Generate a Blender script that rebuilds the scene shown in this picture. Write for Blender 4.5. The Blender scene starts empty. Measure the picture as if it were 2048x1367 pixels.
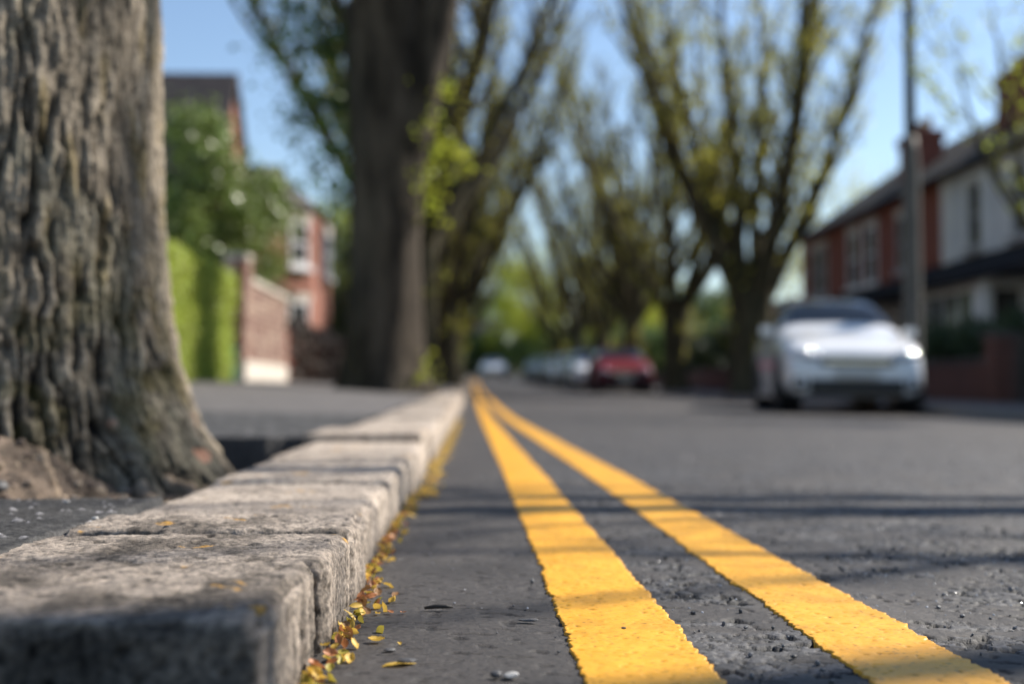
import bpy, bmesh, math, random
import numpy as np
from mathutils import Vector, Matrix

# ------------------------------------------------------------------ camera, sky, sun, exposure
SC = bpy.context.scene
COL = SC.collection
R = math.radians
cam_d = bpy.data.cameras.new("camera")
cam = bpy.data.objects.new("camera", cam_d); COL.objects.link(cam)
cam_d.sensor_width = 36.0
cam_d.lens = 42.19
cam.location = (0, 0, 0.2)
cam.rotation_euler = (R(90 + 2.31), 0, R(-1.957))
cam_d.clip_start = 0.02; cam_d.clip_end = 2000
cam_d.dof.use_dof = True
cam_d.dof.focus_distance = 1.03
cam_d.dof.aperture_fstop = 3.1
SC.camera = cam

SUN_AZ, SUN_EL = 27.0, 40.0            # azimuth from +X towards +Y
world = bpy.data.worlds.new("World"); SC.world = world; world.use_nodes = True
wn = world.node_tree
bg = wn.nodes["Background"]
sky = wn.nodes.new("ShaderNodeTexSky"); sky.sky_type = 'NISHITA'; sky.sun_disc = False
sky.sun_elevation = R(SUN_EL); sky.sun_rotation = R(90 - SUN_AZ)
sky.air_density = 1.0; sky.dust_density = 0.25; sky.ozone_density = 1.5
wn.links.new(sky.outputs[0], bg.inputs[0]); bg.inputs[1].default_value = 0.096
sun_d = bpy.data.lights.new("sun", 'SUN'); sun_d.energy = 5.0; sun_d.angle = R(0.53); sun_d.color = (1.0, 0.93, 0.83)
sun = bpy.data.objects.new("sun", sun_d); COL.objects.link(sun)
sdir = Vector((math.cos(R(SUN_AZ)) * math.cos(R(SUN_EL)), math.sin(R(SUN_AZ)) * math.cos(R(SUN_EL)), math.sin(R(SUN_EL))))
sun.rotation_euler = sdir.to_track_quat('Z', 'Y').to_euler(); sun.location = (20, 10, 30)
SC.view_settings.view_transform = 'Standard'; SC.view_settings.look = 'None'
SC.view_settings.exposure = 0.80; SC.view_settings.gamma = 1.0
SC.view_settings.use_curve_mapping = False
SC.cycles.use_denoising = True
SC.cycles.max_bounces = 8
SC.cycles.sample_clamp_indirect = 4.0

random.seed(7)
rng = np.random.default_rng(7)

# ------------------------------------------------------------------ numpy noise
_perm = np.random.default_rng(3).permutation(256).astype(np.int64)
_perm = np.concatenate([_perm, _perm, _perm])
_grad = np.random.default_rng(5).normal(size=(256, 3)); _grad /= np.linalg.norm(_grad, axis=1)[:, None]
def noise(x, y, z=0.0):
    x, y, z = np.broadcast_arrays(np.asarray(x, float), np.asarray(y, float), np.asarray(z, float))
    xi, yi, zi = np.floor(x).astype(np.int64), np.floor(y).astype(np.int64), np.floor(z).astype(np.int64)
    xf, yf, zf = x - xi, y - yi, z - zi
    u, v, w = [t * t * t * (t * (t * 6 - 15) + 10) for t in (xf, yf, zf)]
    xi &= 255; yi &= 255; zi &= 255
    def g(dx, dy, dz):
        h = _perm[_perm[_perm[(xi + dx) & 255] + ((yi + dy) & 255)] + ((zi + dz) & 255)]
        gr = _grad[h & 255]
        return gr[..., 0] * (xf - dx) + gr[..., 1] * (yf - dy) + gr[..., 2] * (zf - dz)
    a = g(0,0,0) * (1-u) + g(1,0,0) * u
    b = g(0,1,0) * (1-u) + g(1,1,0) * u
    c = g(0,0,1) * (1-u) + g(1,0,1) * u
    d = g(0,1,1) * (1-u) + g(1,1,1) * u
    return ((a * (1-v) + b * v) * (1-w) + (c * (1-v) + d * v) * w) * 1.6
def fbm(x, y, z=0.0, o=4, gain=0.5):
    s = 0; a = 1.0; f = 1.0
    for k in range(o):
        s = s + a * noise(x * f + 17.3 * k, y * f - 9.1 * k, np.asarray(z) * f + 4.7 * k); a *= gain; f *= 2.03
    return s
def sstep(a, b, x):
    t = np.clip((x - a) / (b - a), 0, 1); return t * t * (3 - 2 * t)
def hash2(i, j, k=0):
    return _perm[(_perm[(i + 31 * k) & 255] + (j & 255)) & 255] / 255.0
def worley(x, y, k=0):
    """distance to nearest and second nearest cell point, plus the id of the nearest"""
    xi, yi = np.floor(x).astype(np.int64), np.floor(y).astype(np.int64)
    d1 = np.full(x.shape, 9.0); d2 = np.full(x.shape, 9.0); idv = np.zeros(x.shape); ox = np.zeros(x.shape); oy = np.zeros(x.shape)
    for dx in (-1, 0, 1):
        for dy in (-1, 0, 1):
            cx, cy = xi + dx, yi + dy
            px = cx + 0.15 + 0.7 * hash2(cx, cy, k + 1); py = cy + 0.15 + 0.7 * hash2(cx, cy, k + 2)
            d = np.hypot(x - px, y - py)
            near = d < d1
            d2 = np.where(near, d1, np.minimum(d2, d))
            idv = np.where(near, hash2(cx, cy, k + 3), idv)
            ox = np.where(near, x - px, ox); oy = np.where(near, y - py, oy)
            d1 = np.where(near, d, d1)
    return d1, d2, idv, ox, oy

# ------------------------------------------------------------------ ground heights (metres)
def I(x, pts):
    return np.interp(x, [p[0] for p in pts], [p[1] for p in pts])
RP = [(-20,0),(3,0),(7,-.02),(10,-.03),(14.5,-.012),(20,.03),(37,.185),(60,.55),(100,1.35),(300,5)]
KP = [(-20,.07),(1.8,.07),(4,.088),(8,.125),(12,.155),(20,.19),(37,.31),(60,.70),(100,1.5),(300,5.15)]
def road_h(X, Y): return I(Y, RP) - .018 * np.clip(X, 0, 5.7)
def kerb_h(Y): return I(Y, KP)
def pave_h(X, Y): return kerb_h(Y) + I(Y, [(3.2, 0), (8, .06), (14, .075), (30, .05)]) * np.clip(-np.asarray(X) - .38, 0, 2.1)
def rpave_h(X, Y): return road_h(5.7, Y) + .10 + .01 * np.clip(np.asarray(X) - 5.8, 0, 3)

# ------------------------------------------------------------------ materials
def new_mat(name):
    m = bpy.data.materials.new(name); m.use_nodes = True
    return m, m.node_tree, m.node_tree.nodes["Principled BSDF"]
def mat(name, c1, c2=None, scale=8, rough=.8, bump=0.0, bscale=None, bdist=.01, metal=0, spec=.5, coat=0, vcol=False,
        stretch=(1,1,1), rough_var=0, detail=6, island=0.0, trans=0.0, third=None):
    m, nt, b = new_mat(name)
    L = nt.links
    tc = nt.nodes.new("ShaderNodeTexCoord"); mp = nt.nodes.new("ShaderNodeMapping"); mp.inputs['Scale'].default_value = stretch
    L.new(tc.outputs['Object'], mp.inputs[0])
    nz = nt.nodes.new("ShaderNodeTexNoise"); nz.inputs['Scale'].default_value = scale; nz.inputs['Detail'].default_value = detail
    nz.inputs['Roughness'].default_value = .62
    L.new(mp.outputs[0], nz.inputs['Vector'])
    out = None
    if c2 is not None:
        cr = nt.nodes.new("ShaderNodeValToRGB")
        cr.color_ramp.elements[0].position = .36; cr.color_ramp.elements[0].color = (*c1, 1)
        cr.color_ramp.elements[1].position = .64; cr.color_ramp.elements[1].color = (*c2, 1)
        if third: e = cr.color_ramp.elements.new(.5); e.color = (*third, 1)
        L.new(nz.outputs[0], cr.inputs[0]); out = cr.outputs[0]
    if vcol:
        at = nt.nodes.new("ShaderNodeAttribute"); at.attribute_name = "Col"
        if out is not None:
            mx = nt.nodes.new("ShaderNodeMix"); mx.data_type = 'RGBA'; mx.blend_type = 'MULTIPLY'; mx.inputs[0].default_value = 1
            L.new(at.outputs[0], mx.inputs[6]); L.new(out, mx.inputs[7]); out = mx.outputs[2]
        else: out = at.outputs[0]
    if island:
        ge = nt.nodes.new("ShaderNodeNewGeometry"); hs = nt.nodes.new("ShaderNodeHueSaturation")
        mr = nt.nodes.new("ShaderNodeMapRange"); mr.inputs[3].default_value = 1 - island; mr.inputs[4].default_value = 1 + island
        L.new(ge.outputs['Random Per Island'], mr.inputs[0]); L.new(mr.outputs[0], hs.inputs['Value'])
        mr2 = nt.nodes.new("ShaderNodeMapRange"); mr2.inputs[3].default_value = .485; mr2.inputs[4].default_value = .515
        L.new(ge.outputs['Random Per Island'], mr2.inputs[0]); L.new(mr2.outputs[0], hs.inputs['Hue'])
        if out is not None: L.new(out, hs.inputs['Color'])
        else: hs.inputs['Color'].default_value = (*c1, 1)
        out = hs.outputs[0]
    if out is not None: L.new(out, b.inputs['Base Color'])
    else: b.inputs['Base Color'].default_value = (*c1, 1)
    b.inputs['Roughness'].default_value = rough
    if rough_var:
        mr = nt.nodes.new("ShaderNodeMapRange"); mr.inputs[3].default_value = rough - rough_var; mr.inputs[4].default_value = rough + rough_var
        L.new(nz.outputs[0], mr.inputs[0]); L.new(mr.outputs[0], b.inputs['Roughness'])
    b.inputs['Metallic'].default_value = metal; b.inputs['Specular IOR Level'].default_value = spec
    b.inputs['Coat Weight'].default_value = coat; b.inputs['Coat Roughness'].default_value = .04
    if bump:
        n2 = nt.nodes.new("ShaderNodeTexNoise"); n2.inputs['Scale'].default_value = bscale or scale * 4; n2.inputs['Detail'].default_value = 8
        n2.inputs['Roughness'].default_value = .65
        L.new(mp.outputs[0], n2.inputs['Vector'])
        bp = nt.nodes.new("ShaderNodeBump"); bp.inputs['Strength'].default_value = bump; bp.inputs['Distance'].default_value = bdist
        L.new(n2.outputs[0], bp.inputs['Height']); L.new(bp.outputs[0], b.inputs['Normal'])
    if trans:
        tr = nt.nodes.new("ShaderNodeBsdfTranslucent"); ms = nt.nodes.new("ShaderNodeMixShader"); ms.inputs[0].default_value = trans
        if out is not None: L.new(out, tr.inputs[0])
        else: tr.inputs[0].default_value = (*c1, 1)
        L.new(b.outputs[0], ms.inputs[1]); L.new(tr.outputs[0], ms.inputs[2])
        L.new(ms.outputs[0], nt.nodes["Material Output"].inputs[0])
    return m
def brick_mat(name, c1, c2, mortar, sc=1.0, axes='YZ'):
    m, nt, b = new_mat(name); L = nt.links
    tc = nt.nodes.new("ShaderNodeTexCoord"); sp = nt.nodes.new("ShaderNodeSeparateXYZ"); cb = nt.nodes.new("ShaderNodeCombineXYZ")
    L.new(tc.outputs['Object'], sp.inputs[0])
    ad = nt.nodes.new("ShaderNodeMath"); ad.operation = 'ADD'
    L.new(sp.outputs[0], ad.inputs[0]); L.new(sp.outputs[1], ad.inputs[1])
    L.new(ad.outputs[0], cb.inputs[0]); L.new(sp.outputs[2], cb.inputs[1])
    bt = nt.nodes.new("ShaderNodeTexBrick"); bt.inputs['Scale'].default_value = 1
    bt.inputs['Brick Width'].default_value = .225 * sc; bt.inputs['Row Height'].default_value = .075 * sc; bt.inputs['Mortar Size'].default_value = .008 * sc
    bt.inputs['Color1'].default_value = (*c1, 1); bt.inputs['Color2'].default_value = (*c2, 1); bt.inputs['Mortar'].default_value = (*mortar, 1)
    L.new(cb.outputs[0], bt.inputs[0])
    nz = nt.nodes.new("ShaderNodeTexNoise"); nz.inputs['Scale'].default_value = 1.7; nz.inputs['Detail'].default_value = 5
    L.new(tc.outputs['Object'], nz.inputs[0])
    hs = nt.nodes.new("ShaderNodeHueSaturation"); mr = nt.nodes.new("ShaderNodeMapRange"); mr.inputs[3].default_value = .65; mr.inputs[4].default_value = 1.35
    L.new(nz.outputs[0], mr.inputs[0]); L.new(mr.outputs[0], hs.inputs['Value']); L.new(bt.outputs[0], hs.inputs['Color']); L.new(hs.outputs[0], b.inputs['Base Color'])
    b.inputs['Roughness'].default_value = .9
    return m

M = {}
M['asphalt_near'] = mat('asphalt_near', (.55,.55,.56), (1.5,1.46,1.42), 210, .64, .7, 600, .0016, vcol=True, spec=.35, rough_var=.24)
M['asphalt'] = mat('asphalt', (.042,.039,.040), (.066,.061,.061), 25, .78, .6, 260, .004, spec=.3, third=(.053,.049,.049))
M['pavement'] = mat('pavement_tarmac', (.075,.069,.068), (.115,.105,.102), 6, .82, .5, 200, .004)
M['pavement_near'] = mat('pavement_near', (.45,.45,.45), (1.35,1.35,1.35), 160, .7, .8, 500, .002, vcol=True, spec=.3)
M['yellow'] = mat('yellow_paint', (.72,.34,.018), (.82,.405,.026), 14, .42, .35, 520, .0010, spec=.45, vcol=True, rough_var=.12)
M['granite'] = mat('kerb_granite', (.50,.50,.51), (1.45,1.40,1.36), 190, .88, 1.0, 330, .0022, vcol=True, spec=.25)
M['bark'] = mat('bark', (.60,.60,.60), (1.35,1.35,1.35), 120, .92, .9, 200, .004, vcol=True, spec=.2)
M['bark_far'] = mat('bark_far', (.036,.030,.022), (.125,.102,.080), 6, .95, .8, 22, .03, stretch=(1,1,.25), spec=.2)
M['bark_dark'] = mat('bark_dark', (.020,.016,.012), (.10,.080,.060), 6, .95, .8, 22, .03, stretch=(1,1,.25), spec=.2)
M['bark_green'] = mat('bark_green', (.032,.029,.016), (.095,.080,.046), 5, .95, .8, 22, .03, stretch=(1,1,.3), spec=.2)
M['soil'] = mat('soil', (.6,.6,.6), (1.4,1.35,1.3), 50, .95, .7, 300, .004, vcol=True, spec=.2)
M['stone_dark'] = mat('dark_pebble', (.040,.040,.044), (.085,.083,.085), 60, .55, .3, 300, .001, spec=.6)
M['stone_pale'] = mat('pale_chip', (.30,.29,.28), (.50,.49,.47), 90, .5, .3, 400, .0006)
M['chip'] = mat('loose_chip', (.04,.042,.046), (.12,.12,.125), 200, .5, .2, 600, .0006, island=.6, spec=.5)
M['crumb'] = mat('crumb', (.16,.115,.08), (.30,.23,.17), 40, .9, island=.6)
M['root'] = mat('root_bark', (.16,.11,.07), (.33,.25,.17), 30, .9, .6, 120, .004, stretch=(1,1,1))
M['husk_yellow'] = mat('husk_yellow', (.62,.36,.05), (.74,.52,.12), 260, .55, island=.3, trans=.3)
M['husk_red'] = mat('husk_red', (.36,.10,.06), (.50,.24,.08), 260, .5, island=.3, trans=.25)
M['husk_green'] = mat('husk_green', (.34,.33,.05), (.50,.36,.07), 260, .55, island=.3, trans=.3)
M['husk_brown'] = mat('husk_brown', (.20,.09,.04), (.36,.19,.07), 260, .6, island=.3, trans=.15)
M['leaf_spring'] = mat('leaf_spring', (.50,.46,.07), island=.45, rough=.55, trans=.45)
M['leaf_bright'] = mat('leaf_bright', (.40,.44,.045), island=.35, rough=.5, trans=.5)
M['leaf_mid'] = mat('leaf_mid', (.075,.13,.025), island=.5, rough=.5, trans=.35)
M['leaf_dark'] = mat('leaf_dark', (.035,.062,.018), island=.5, rough=.4, trans=.2)
M['leaf_glossy'] = mat('leaf_glossy', (.20,.26,.06), island=.5, rough=.36, trans=.15, spec=.7)
M['hedge_leaf'] = mat('hedge_leaf', (.40,.46,.08), island=.4, rough=.5, trans=.35)
M['leaf_brown'] = mat('leaf_brown', (.05,.032,.022), island=.5, rough=.6, trans=.1)
M['hedge_core'] = mat('hedge_core', (.05,.08,.02), (.09,.14,.03), 12, .9)
M['brick_red'] = brick_mat('brick_red', (.26,.085,.055), (.32,.12,.08), (.24,.17,.13))
M['brick_house'] = brick_mat('brick_house', (.22,.055,.032), (.28,.075,.045), (.18,.11,.09))
M['brick_darker'] = brick_mat('brick_darker', (.085,.030,.022), (.12,.042,.03), (.08,.06,.05))  # darker brick, used for the garden walls on the right
M['brick_single'] = mat('brick_single', (.23,.14,.105), (.32,.215,.165), 9, .9, .4, 90, .004, island=.15)
M['brick_pale'] = mat('brick_pale', (.36,.26,.19), (.44,.33,.25), 9, .9, .4, 90, .004, island=.15)
M['brick_dark'] = mat('brick_dark', (.15,.075,.055), (.22,.11,.08), 9, .9, .4, 90, .004, island=.15)
M['old_mortar'] = mat('old_mortar', (.075,.062,.05), (.13,.11,.09), 20, .95)
M['mortar'] = mat('mortar', (.35,.30,.26), (.45,.40,.35), 20, .95, .3, 120, .003)
M['render_pale'] = mat('render_pale', (.50,.44,.37), (.62,.56,.49), 8, .9, .3, 60, .004)
M['render_white'] = mat('render_white', (.62,.64,.68), (.72,.74,.77), 1.5, .85)
M['slate'] = mat('slate', (.014,.014,.016), (.028,.027,.031), 3, .95, spec=.1, bump=.4, bscale=12, bdist=.02)
M['lavender'] = mat('lavender_render', (.14,.13,.16), (.20,.19,.22), 1, .9)
M['joint_dirt'] = mat('joint_dirt', (.03,.026,.022), (.07,.06,.05), 60, .95)
M['slate_brown'] = mat('slate_brown', (.045,.036,.036), (.075,.060,.058), 3, .8, .4, 12, .02)
M['white_paint'] = mat('white_paint', (.72,.72,.73), (.80,.80,.80), 3, .45)
M['glass'] = mat('window_glass', (.03,.035,.04), rough=.05, spec=.9)
M['curtain'] = mat('curtain', (.30,.30,.32), (.42,.42,.44), 4, .9)
M['green_plastic'] = mat('green_plastic', (.012,.13,.085), (.018,.17,.11), 6, .4)
M['dark_wood'] = mat('dark_wood', (.022,.018,.016), (.05,.042,.036), 6, .7, .2, 40, .003, stretch=(1,1,.2))
M['door_red'] = mat('door_red', (.09,.015,.012), (.12,.02,.015), 3, .35)
M['column'] = mat('column_paint', (.060,.055,.048), (.115,.105,.09), 6, .65, .3, 40, .003, stretch=(1,1,.3), metal=.1)
M['column_dark'] = mat('column_dark', (.025,.025,.025), (.05,.048,.045), 6, .55, stretch=(1,1,.3), metal=.3)
M['tyre'] = mat('tyre', (.018,.018,.019), rough=.85)
M['black_trim'] = mat('black_trim', (.015,.015,.016), rough=.45)
M['alloy'] = mat('alloy', (.45,.46,.48), rough=.3, metal=.9)
M['car_glass'] = mat('car_glass', (.008,.010,.013), rough=.05, spec=.7)
M['chrome'] = mat('chrome', (.75,.76,.78), rough=.08, metal=1)
M['lamp_glass'] = mat('lamp_glass', (.55,.58,.62), rough=.10, metal=.75, coat=1)
M['plate'] = mat('plate', (.62,.62,.60), rough=.4)
M['plate_yellow'] = mat('plate_yellow', (.65,.48,.05), rough=.4)
M['tail_red'] = mat('tail_red', (.30,.008,.008), rough=.15, coat=1)
def car_paint(name, c, metal=.35):
    return mat(name, c, tuple(min(1, x * 1.04) for x in c), 2, .28, metal=metal, coat=1.0)
M['car_silver'] = car_paint('car_silver_white', (.86,.86,.87), .0)
M['car_red'] = mat('car_red', (.11,.003,.010), (.12,.004,.012), 2, .6, coat=0, spec=.15)
M['car_white'] = car_paint('car_white', (.72,.72,.72), 0)
M['car_grey'] = car_paint('car_grey', (.22,.25,.28))
M['car_dark'] = car_paint('car_dark', (.03,.035,.05))
M['car_blue'] = car_paint('car_blue', (.10,.14,.22))
M['grass'] = mat('grass', (.05,.085,.02), (.10,.14,.035), 5, .95, .6, 60, .02)
M['ground'] = mat('garden_ground', (.06,.055,.035), (.09,.10,.045), 1.2, .95)

# ------------------------------------------------------------------ mesh helpers
def link(name, me, parent=None, loc=None):
    o = bpy.data.objects.new(name, me); COL.objects.link(o)
    if parent is not None: o.parent = parent
    if loc is not None: o.location = loc
    return o
def np_mesh(name, V, F, m=None, cols=None, smooth=True):
    V = np.asarray(V, dtype=np.float32); F = np.asarray(F, dtype=np.int32)
    me = bpy.data.meshes.new(name); k = F.shape[1]
    me.vertices.add(len(V)); me.vertices.foreach_set("co", V.ravel())
    me.loops.add(F.size); me.loops.foreach_set("vertex_index", F.ravel())
    me.polygons.add(len(F)); me.polygons.foreach_set("loop_start", np.arange(len(F), dtype=np.int32) * k)
    me.polygons.foreach_set("use_smooth", np.full(len(F), smooth))
    me.update(calc_edges=True); me.validate()
    if cols is not None:
        a = me.color_attributes.new("Col", 'FLOAT_COLOR', 'POINT')
        c = np.ones((len(V), 4), dtype=np.float32); c[:, :3] = cols; a.data.foreach_set("color", c.ravel())
    if m is not None: me.materials.append(m)
    return me
def grid_faces(nr, nc, wrap=False):
    i = np.arange(nr - 1)[:, None]; j = np.arange(nc if wrap else nc - 1)[None, :]
    j2 = (j + 1) % nc
    a = i * nc + j; b = i * nc + j2; c = (i + 1) * nc + j2; d = (i + 1) * nc + j
    return np.stack([a, b, c, d], -1).reshape(-1, 4)
class MB:
    """gathers boxes, tubes and patches into ONE mesh"""
    def __init__(s): s.V = []; s.F = []; s.n = 0
    def add(s, V, F):
        s.V.extend([tuple(map(float, v)) for v in V]); s.F.extend([tuple(int(i) + s.n for i in f) for f in F]); s.n += len(V); return s
    def box(s, x0, x1, y0, y1, z0, z1, rz=0, piv=None):
        V = [(x, y, z) for z in (z0, z1) for y in (y0, y1) for x in (x0, x1)]
        if rz:
            px, py = piv or ((x0+x1)/2, (y0+y1)/2); c, n = math.cos(rz), math.sin(rz)
            V = [(px + (x-px)*c - (y-py)*n, py + (x-px)*n + (y-py)*c, z) for x, y, z in V]
        return s.add(V, [(0,2,3,1),(4,5,7,6),(0,1,5,4),(2,6,7,3),(0,4,6,2),(1,3,7,5)])
    def tube(s, P, rad, seg=8, cap=True):
        V, F = tube_np(P, rad, seg); s.add(V, F)
        if cap:
            n = len(P); o = s.n - len(V)
            s.F.append(tuple(o + i for i in range(seg))[::-1]); s.F.append(tuple(o + (n-1)*seg + i for i in range(seg)))
        return s
    def lathe(s, prof, c=(0,0,0), axis='Z', seg=24):
        V = []
        for r, h in prof:
            for k in range(seg):
                a = 2*math.pi*k/seg; u, w = r*math.cos(a), r*math.sin(a)
                V.append((c[0]+u, c[1]+w, c[2]+h) if axis == 'Z' else (c[0]+h, c[1]+u, c[2]+w) if axis == 'X' else (c[0]+u, c[1]+h, c[2]+w))
        F = grid_faces(len(prof), seg, True).tolist()
        n = len(prof); F.append(tuple(range(seg))[::-1]); F.append(tuple((n-1)*seg + k for k in range(seg)))
        return s.add(V, F)
    def poly(s, pts): return s.add(pts, [tuple(range(len(pts)))])
    def mesh(s, name, m, bevel=0, smooth=False):
        me = bpy.data.meshes.new(name); me.from_pydata(s.V, [], s.F)
        if bevel:
            bm = bmesh.new(); bm.from_mesh(me)
            bmesh.ops.bevel(bm, geom=list(bm.edges), offset=bevel, segments=2, affect='EDGES', profile=.6)
            bm.to_mesh(me); bm.free()
        bm = bmesh.new(); bm.from_mesh(me); bmesh.ops.recalc_face_normals(bm, faces=bm.faces); bm.to_mesh(me); bm.free()
        if smooth: me.polygons.foreach_set("use_smooth", [True]*len(me.polygons))
        me.materials.append(m); me.update(); return me
    def build(s, name, m, parent=None, bevel=0, smooth=False, loc=None):
        return link(name, s.mesh(name, m, bevel, smooth), parent, loc)
def tube_np(P, rad, seg=8):
    P = np.asarray(P, float); n = len(P); rad = np.broadcast_to(np.asarray(rad, float), (n,))
    T = np.gradient(P, axis=0); T /= np.linalg.norm(T, axis=1)[:, None] + 1e-9
    ref = np.array([1., 0, 0]) if abs(T[0][0]) < .8 else np.array([0, 1., 0])
    u = np.cross(T, ref); u /= np.linalg.norm(u, axis=1)[:, None] + 1e-9
    w = np.cross(T, u)
    a = np.arange(seg) * 2 * np.pi / seg
    V = P[:, None, :] + rad[:, None, None] * (np.cos(a)[None, :, None] * u[:, None, :] + np.sin(a)[None, :, None] * w[:, None, :])
    return V.reshape(-1, 3), grid_faces(n, seg, True)
def tag(o, label=None, cat=None, group=None, kind=None):
    if label: o["label"] = label
    if cat: o["category"] = cat
    if group: o["group"] = group
    if kind: o["kind"] = kind
    return o
def empty(name, loc=(0,0,0), rz=0, label=None, cat=None, group=None, kind=None):
    o = bpy.data.objects.new(name, None); COL.objects.link(o); o.location = loc; o.rotation_euler = (0, 0, rz)
    o.empty_display_size = .2
    return tag(o, label, cat, group, kind)
def copy_tree(o, parent=None):
    c = o.copy(); COL.objects.link(c)
    if parent is not None: c.parent = parent
    for ch in [x for x in list(COL.objects) if x.parent == o]: copy_tree(ch, c)
    return c

# ================================================================== ROAD
def axis_steps(segs):
    out = [segs[0][0]]
    for a, b, s0, s1 in segs:
        y = a
        while y < b - 1e-6:
            t = (y - a) / (b - a); y = min(b, y + s0 + (s1 - s0) * t); out.append(y)
    return np.array(out)
def road_detail(X, Y):
    """small relief of worn asphalt near the camera; returns height offset and albedo"""
    fade = 1 - sstep(3.5, 6.0, Y)
    bitu = fbm(X * 5, Y * 5, 2.2, 3)
    rough_zone = sstep(.06, .11, X + .012 * noise(X*30, Y*30)) * (1 - .15 * sstep(2, 4, Y))
    band = fbm(X * 9 + 3, Y * 14, 7.7, 3)
    fill = np.clip(.50 + 1.0 * band, 0, 1)                      # where bitumen covers the stones
    sx, sy = X / .0175, Y / .0155
    wx = sx + .42 * noise(X*95, Y*95) + .16*noise(X*260, Y*260); wy = sy + .42 * noise(X*95, Y*95, 9) + .16*noise(X*260, Y*260, 4)
    d1, d2, idv, ox, oy = worley(wx, wy)
    edge = d2 - d1
    top = .0012 * (idv - .45) + (ox * (hash2((idv*255).astype(int), 7) - .5) + oy * (hash2((idv*255).astype(int), 19) - .5)) * .0020
    top = np.where(idv < .14, top - .0030, top)                 # stones plucked out
    stone = np.where(edge > .09, top, top - .0042 * (1 - edge / .09))
    plate = .0005 * noise(X*60, Y*60) + .0003 * noise(X*220, Y*220)
    mix = sstep(.26, .52, fill)                                 # 1 = smooth bitumen
    hz = stone * (1 - mix) + (plate + .0004) * mix
    pits = -.0022 * sstep(.30, .44, noise(X*75, Y*85, 5)) * sstep(.0, .35, noise(X*9, Y*9, 11) + .18)
    smooth = .0005 * fbm(X*40, Y*40, 1, 3) - .0016 * sstep(.33, .46, noise(X*45, Y*95, 3)) 
    h = smooth * (1 - rough_zone) + (hz + pits) * rough_zone
    h = h * fade + .0013 * bitu
    tint = .041 + .012 * noise(X*7, Y*7, 4)
    sc_ = (1 - mix) * rough_zone * fade
    stone_c = .030 + .060 * idv ** 2
    v = tint * (1 - sc_) + stone_c * sc_
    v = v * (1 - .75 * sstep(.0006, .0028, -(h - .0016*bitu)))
    col = np.stack([v * (1.07 - .10*sc_), v * .98, v * (.95 + .10 * sc_)], -1)
    dust = sstep(.15, .5, fbm(X*6, Y*3, 8, 3)) * .012
    col = col + dust[..., None] * np.array([1.1, 1.0, .85])
    return h, col
xs = axis_steps([(-.20, -.115, .01, .01), (-.115, .80, .0021, .0021), (.80, 1.5, .0028, .008), (1.5, 5.7, .03, .25)])
ys = axis_steps([(.35, .70, .008, .003), (.70, 1.5, .0021, .0026), (1.5, 2.6, .003, .008), (2.6, 6, .010, .05), (6, 16, .1, .5)])
YY, XX = np.meshgrid(ys, xs, indexing='ij')
h, col = road_detail(XX.ravel(), YY.ravel())
Z = road_h(XX.ravel(), YY.ravel()) + h
V = np.stack([XX.ravel(), YY.ravel(), Z], -1)
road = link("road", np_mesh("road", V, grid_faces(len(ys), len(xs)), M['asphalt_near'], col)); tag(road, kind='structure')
def strip(name, x0, x1, ylist, hf, m, nx=2, drop=0.0):
    xa = np.linspace(x0, x1, nx); Yg, Xg = np.meshgrid(np.array(ylist, float), xa, indexing='ij')
    Vv = np.stack([Xg.ravel(), Yg.ravel(), hf(Xg.ravel(), Yg.ravel()) - drop], -1)
    return tag(link(name, np_mesh(name, Vv, grid_faces(len(ylist), nx), m)), kind='structure')
far_y = [16, 18, 20, 23, 26, 30, 34, 37, 42, 48, 54, 60, 70, 80, 100, 130, 180, 300]
strip("road", -.2, 5.7, far_y, road_h, M['asphalt'], 6)
strip("road", -.6, 5.7, [-20, -8, -3, 0, .355], road_h, M['asphalt'], 6, .004)
# one ground sheet under everything, out to the horizon
gx = np.array([-300, -120, -60, -30, -12, -6, -2.6, -1.9, -.3, 0, 5.7, 7.5, 9, 14, 30, 60, 120, 300.])
gy = np.array([-60, -20, -5, 0, 2, 4, 8, 12, 20, 30, 37, 60, 100, 150, 300, 900.])
Yg, Xg = np.meshgrid(gy, gx, indexing='ij')
gz = np.where((Xg > -2.2), I(Yg, RP) - .17, pave_h(Xg, Yg) - .03)
gz = np.where((Xg > 7.2), rpave_h(Xg, Yg) - .02, gz)
tag(link("ground", np_mesh("ground", np.stack([Xg.ravel(), Yg.ravel(), gz.ravel()], -1), grid_faces(len(gy), len(gx)), M['ground'])), kind='structure')

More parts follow.
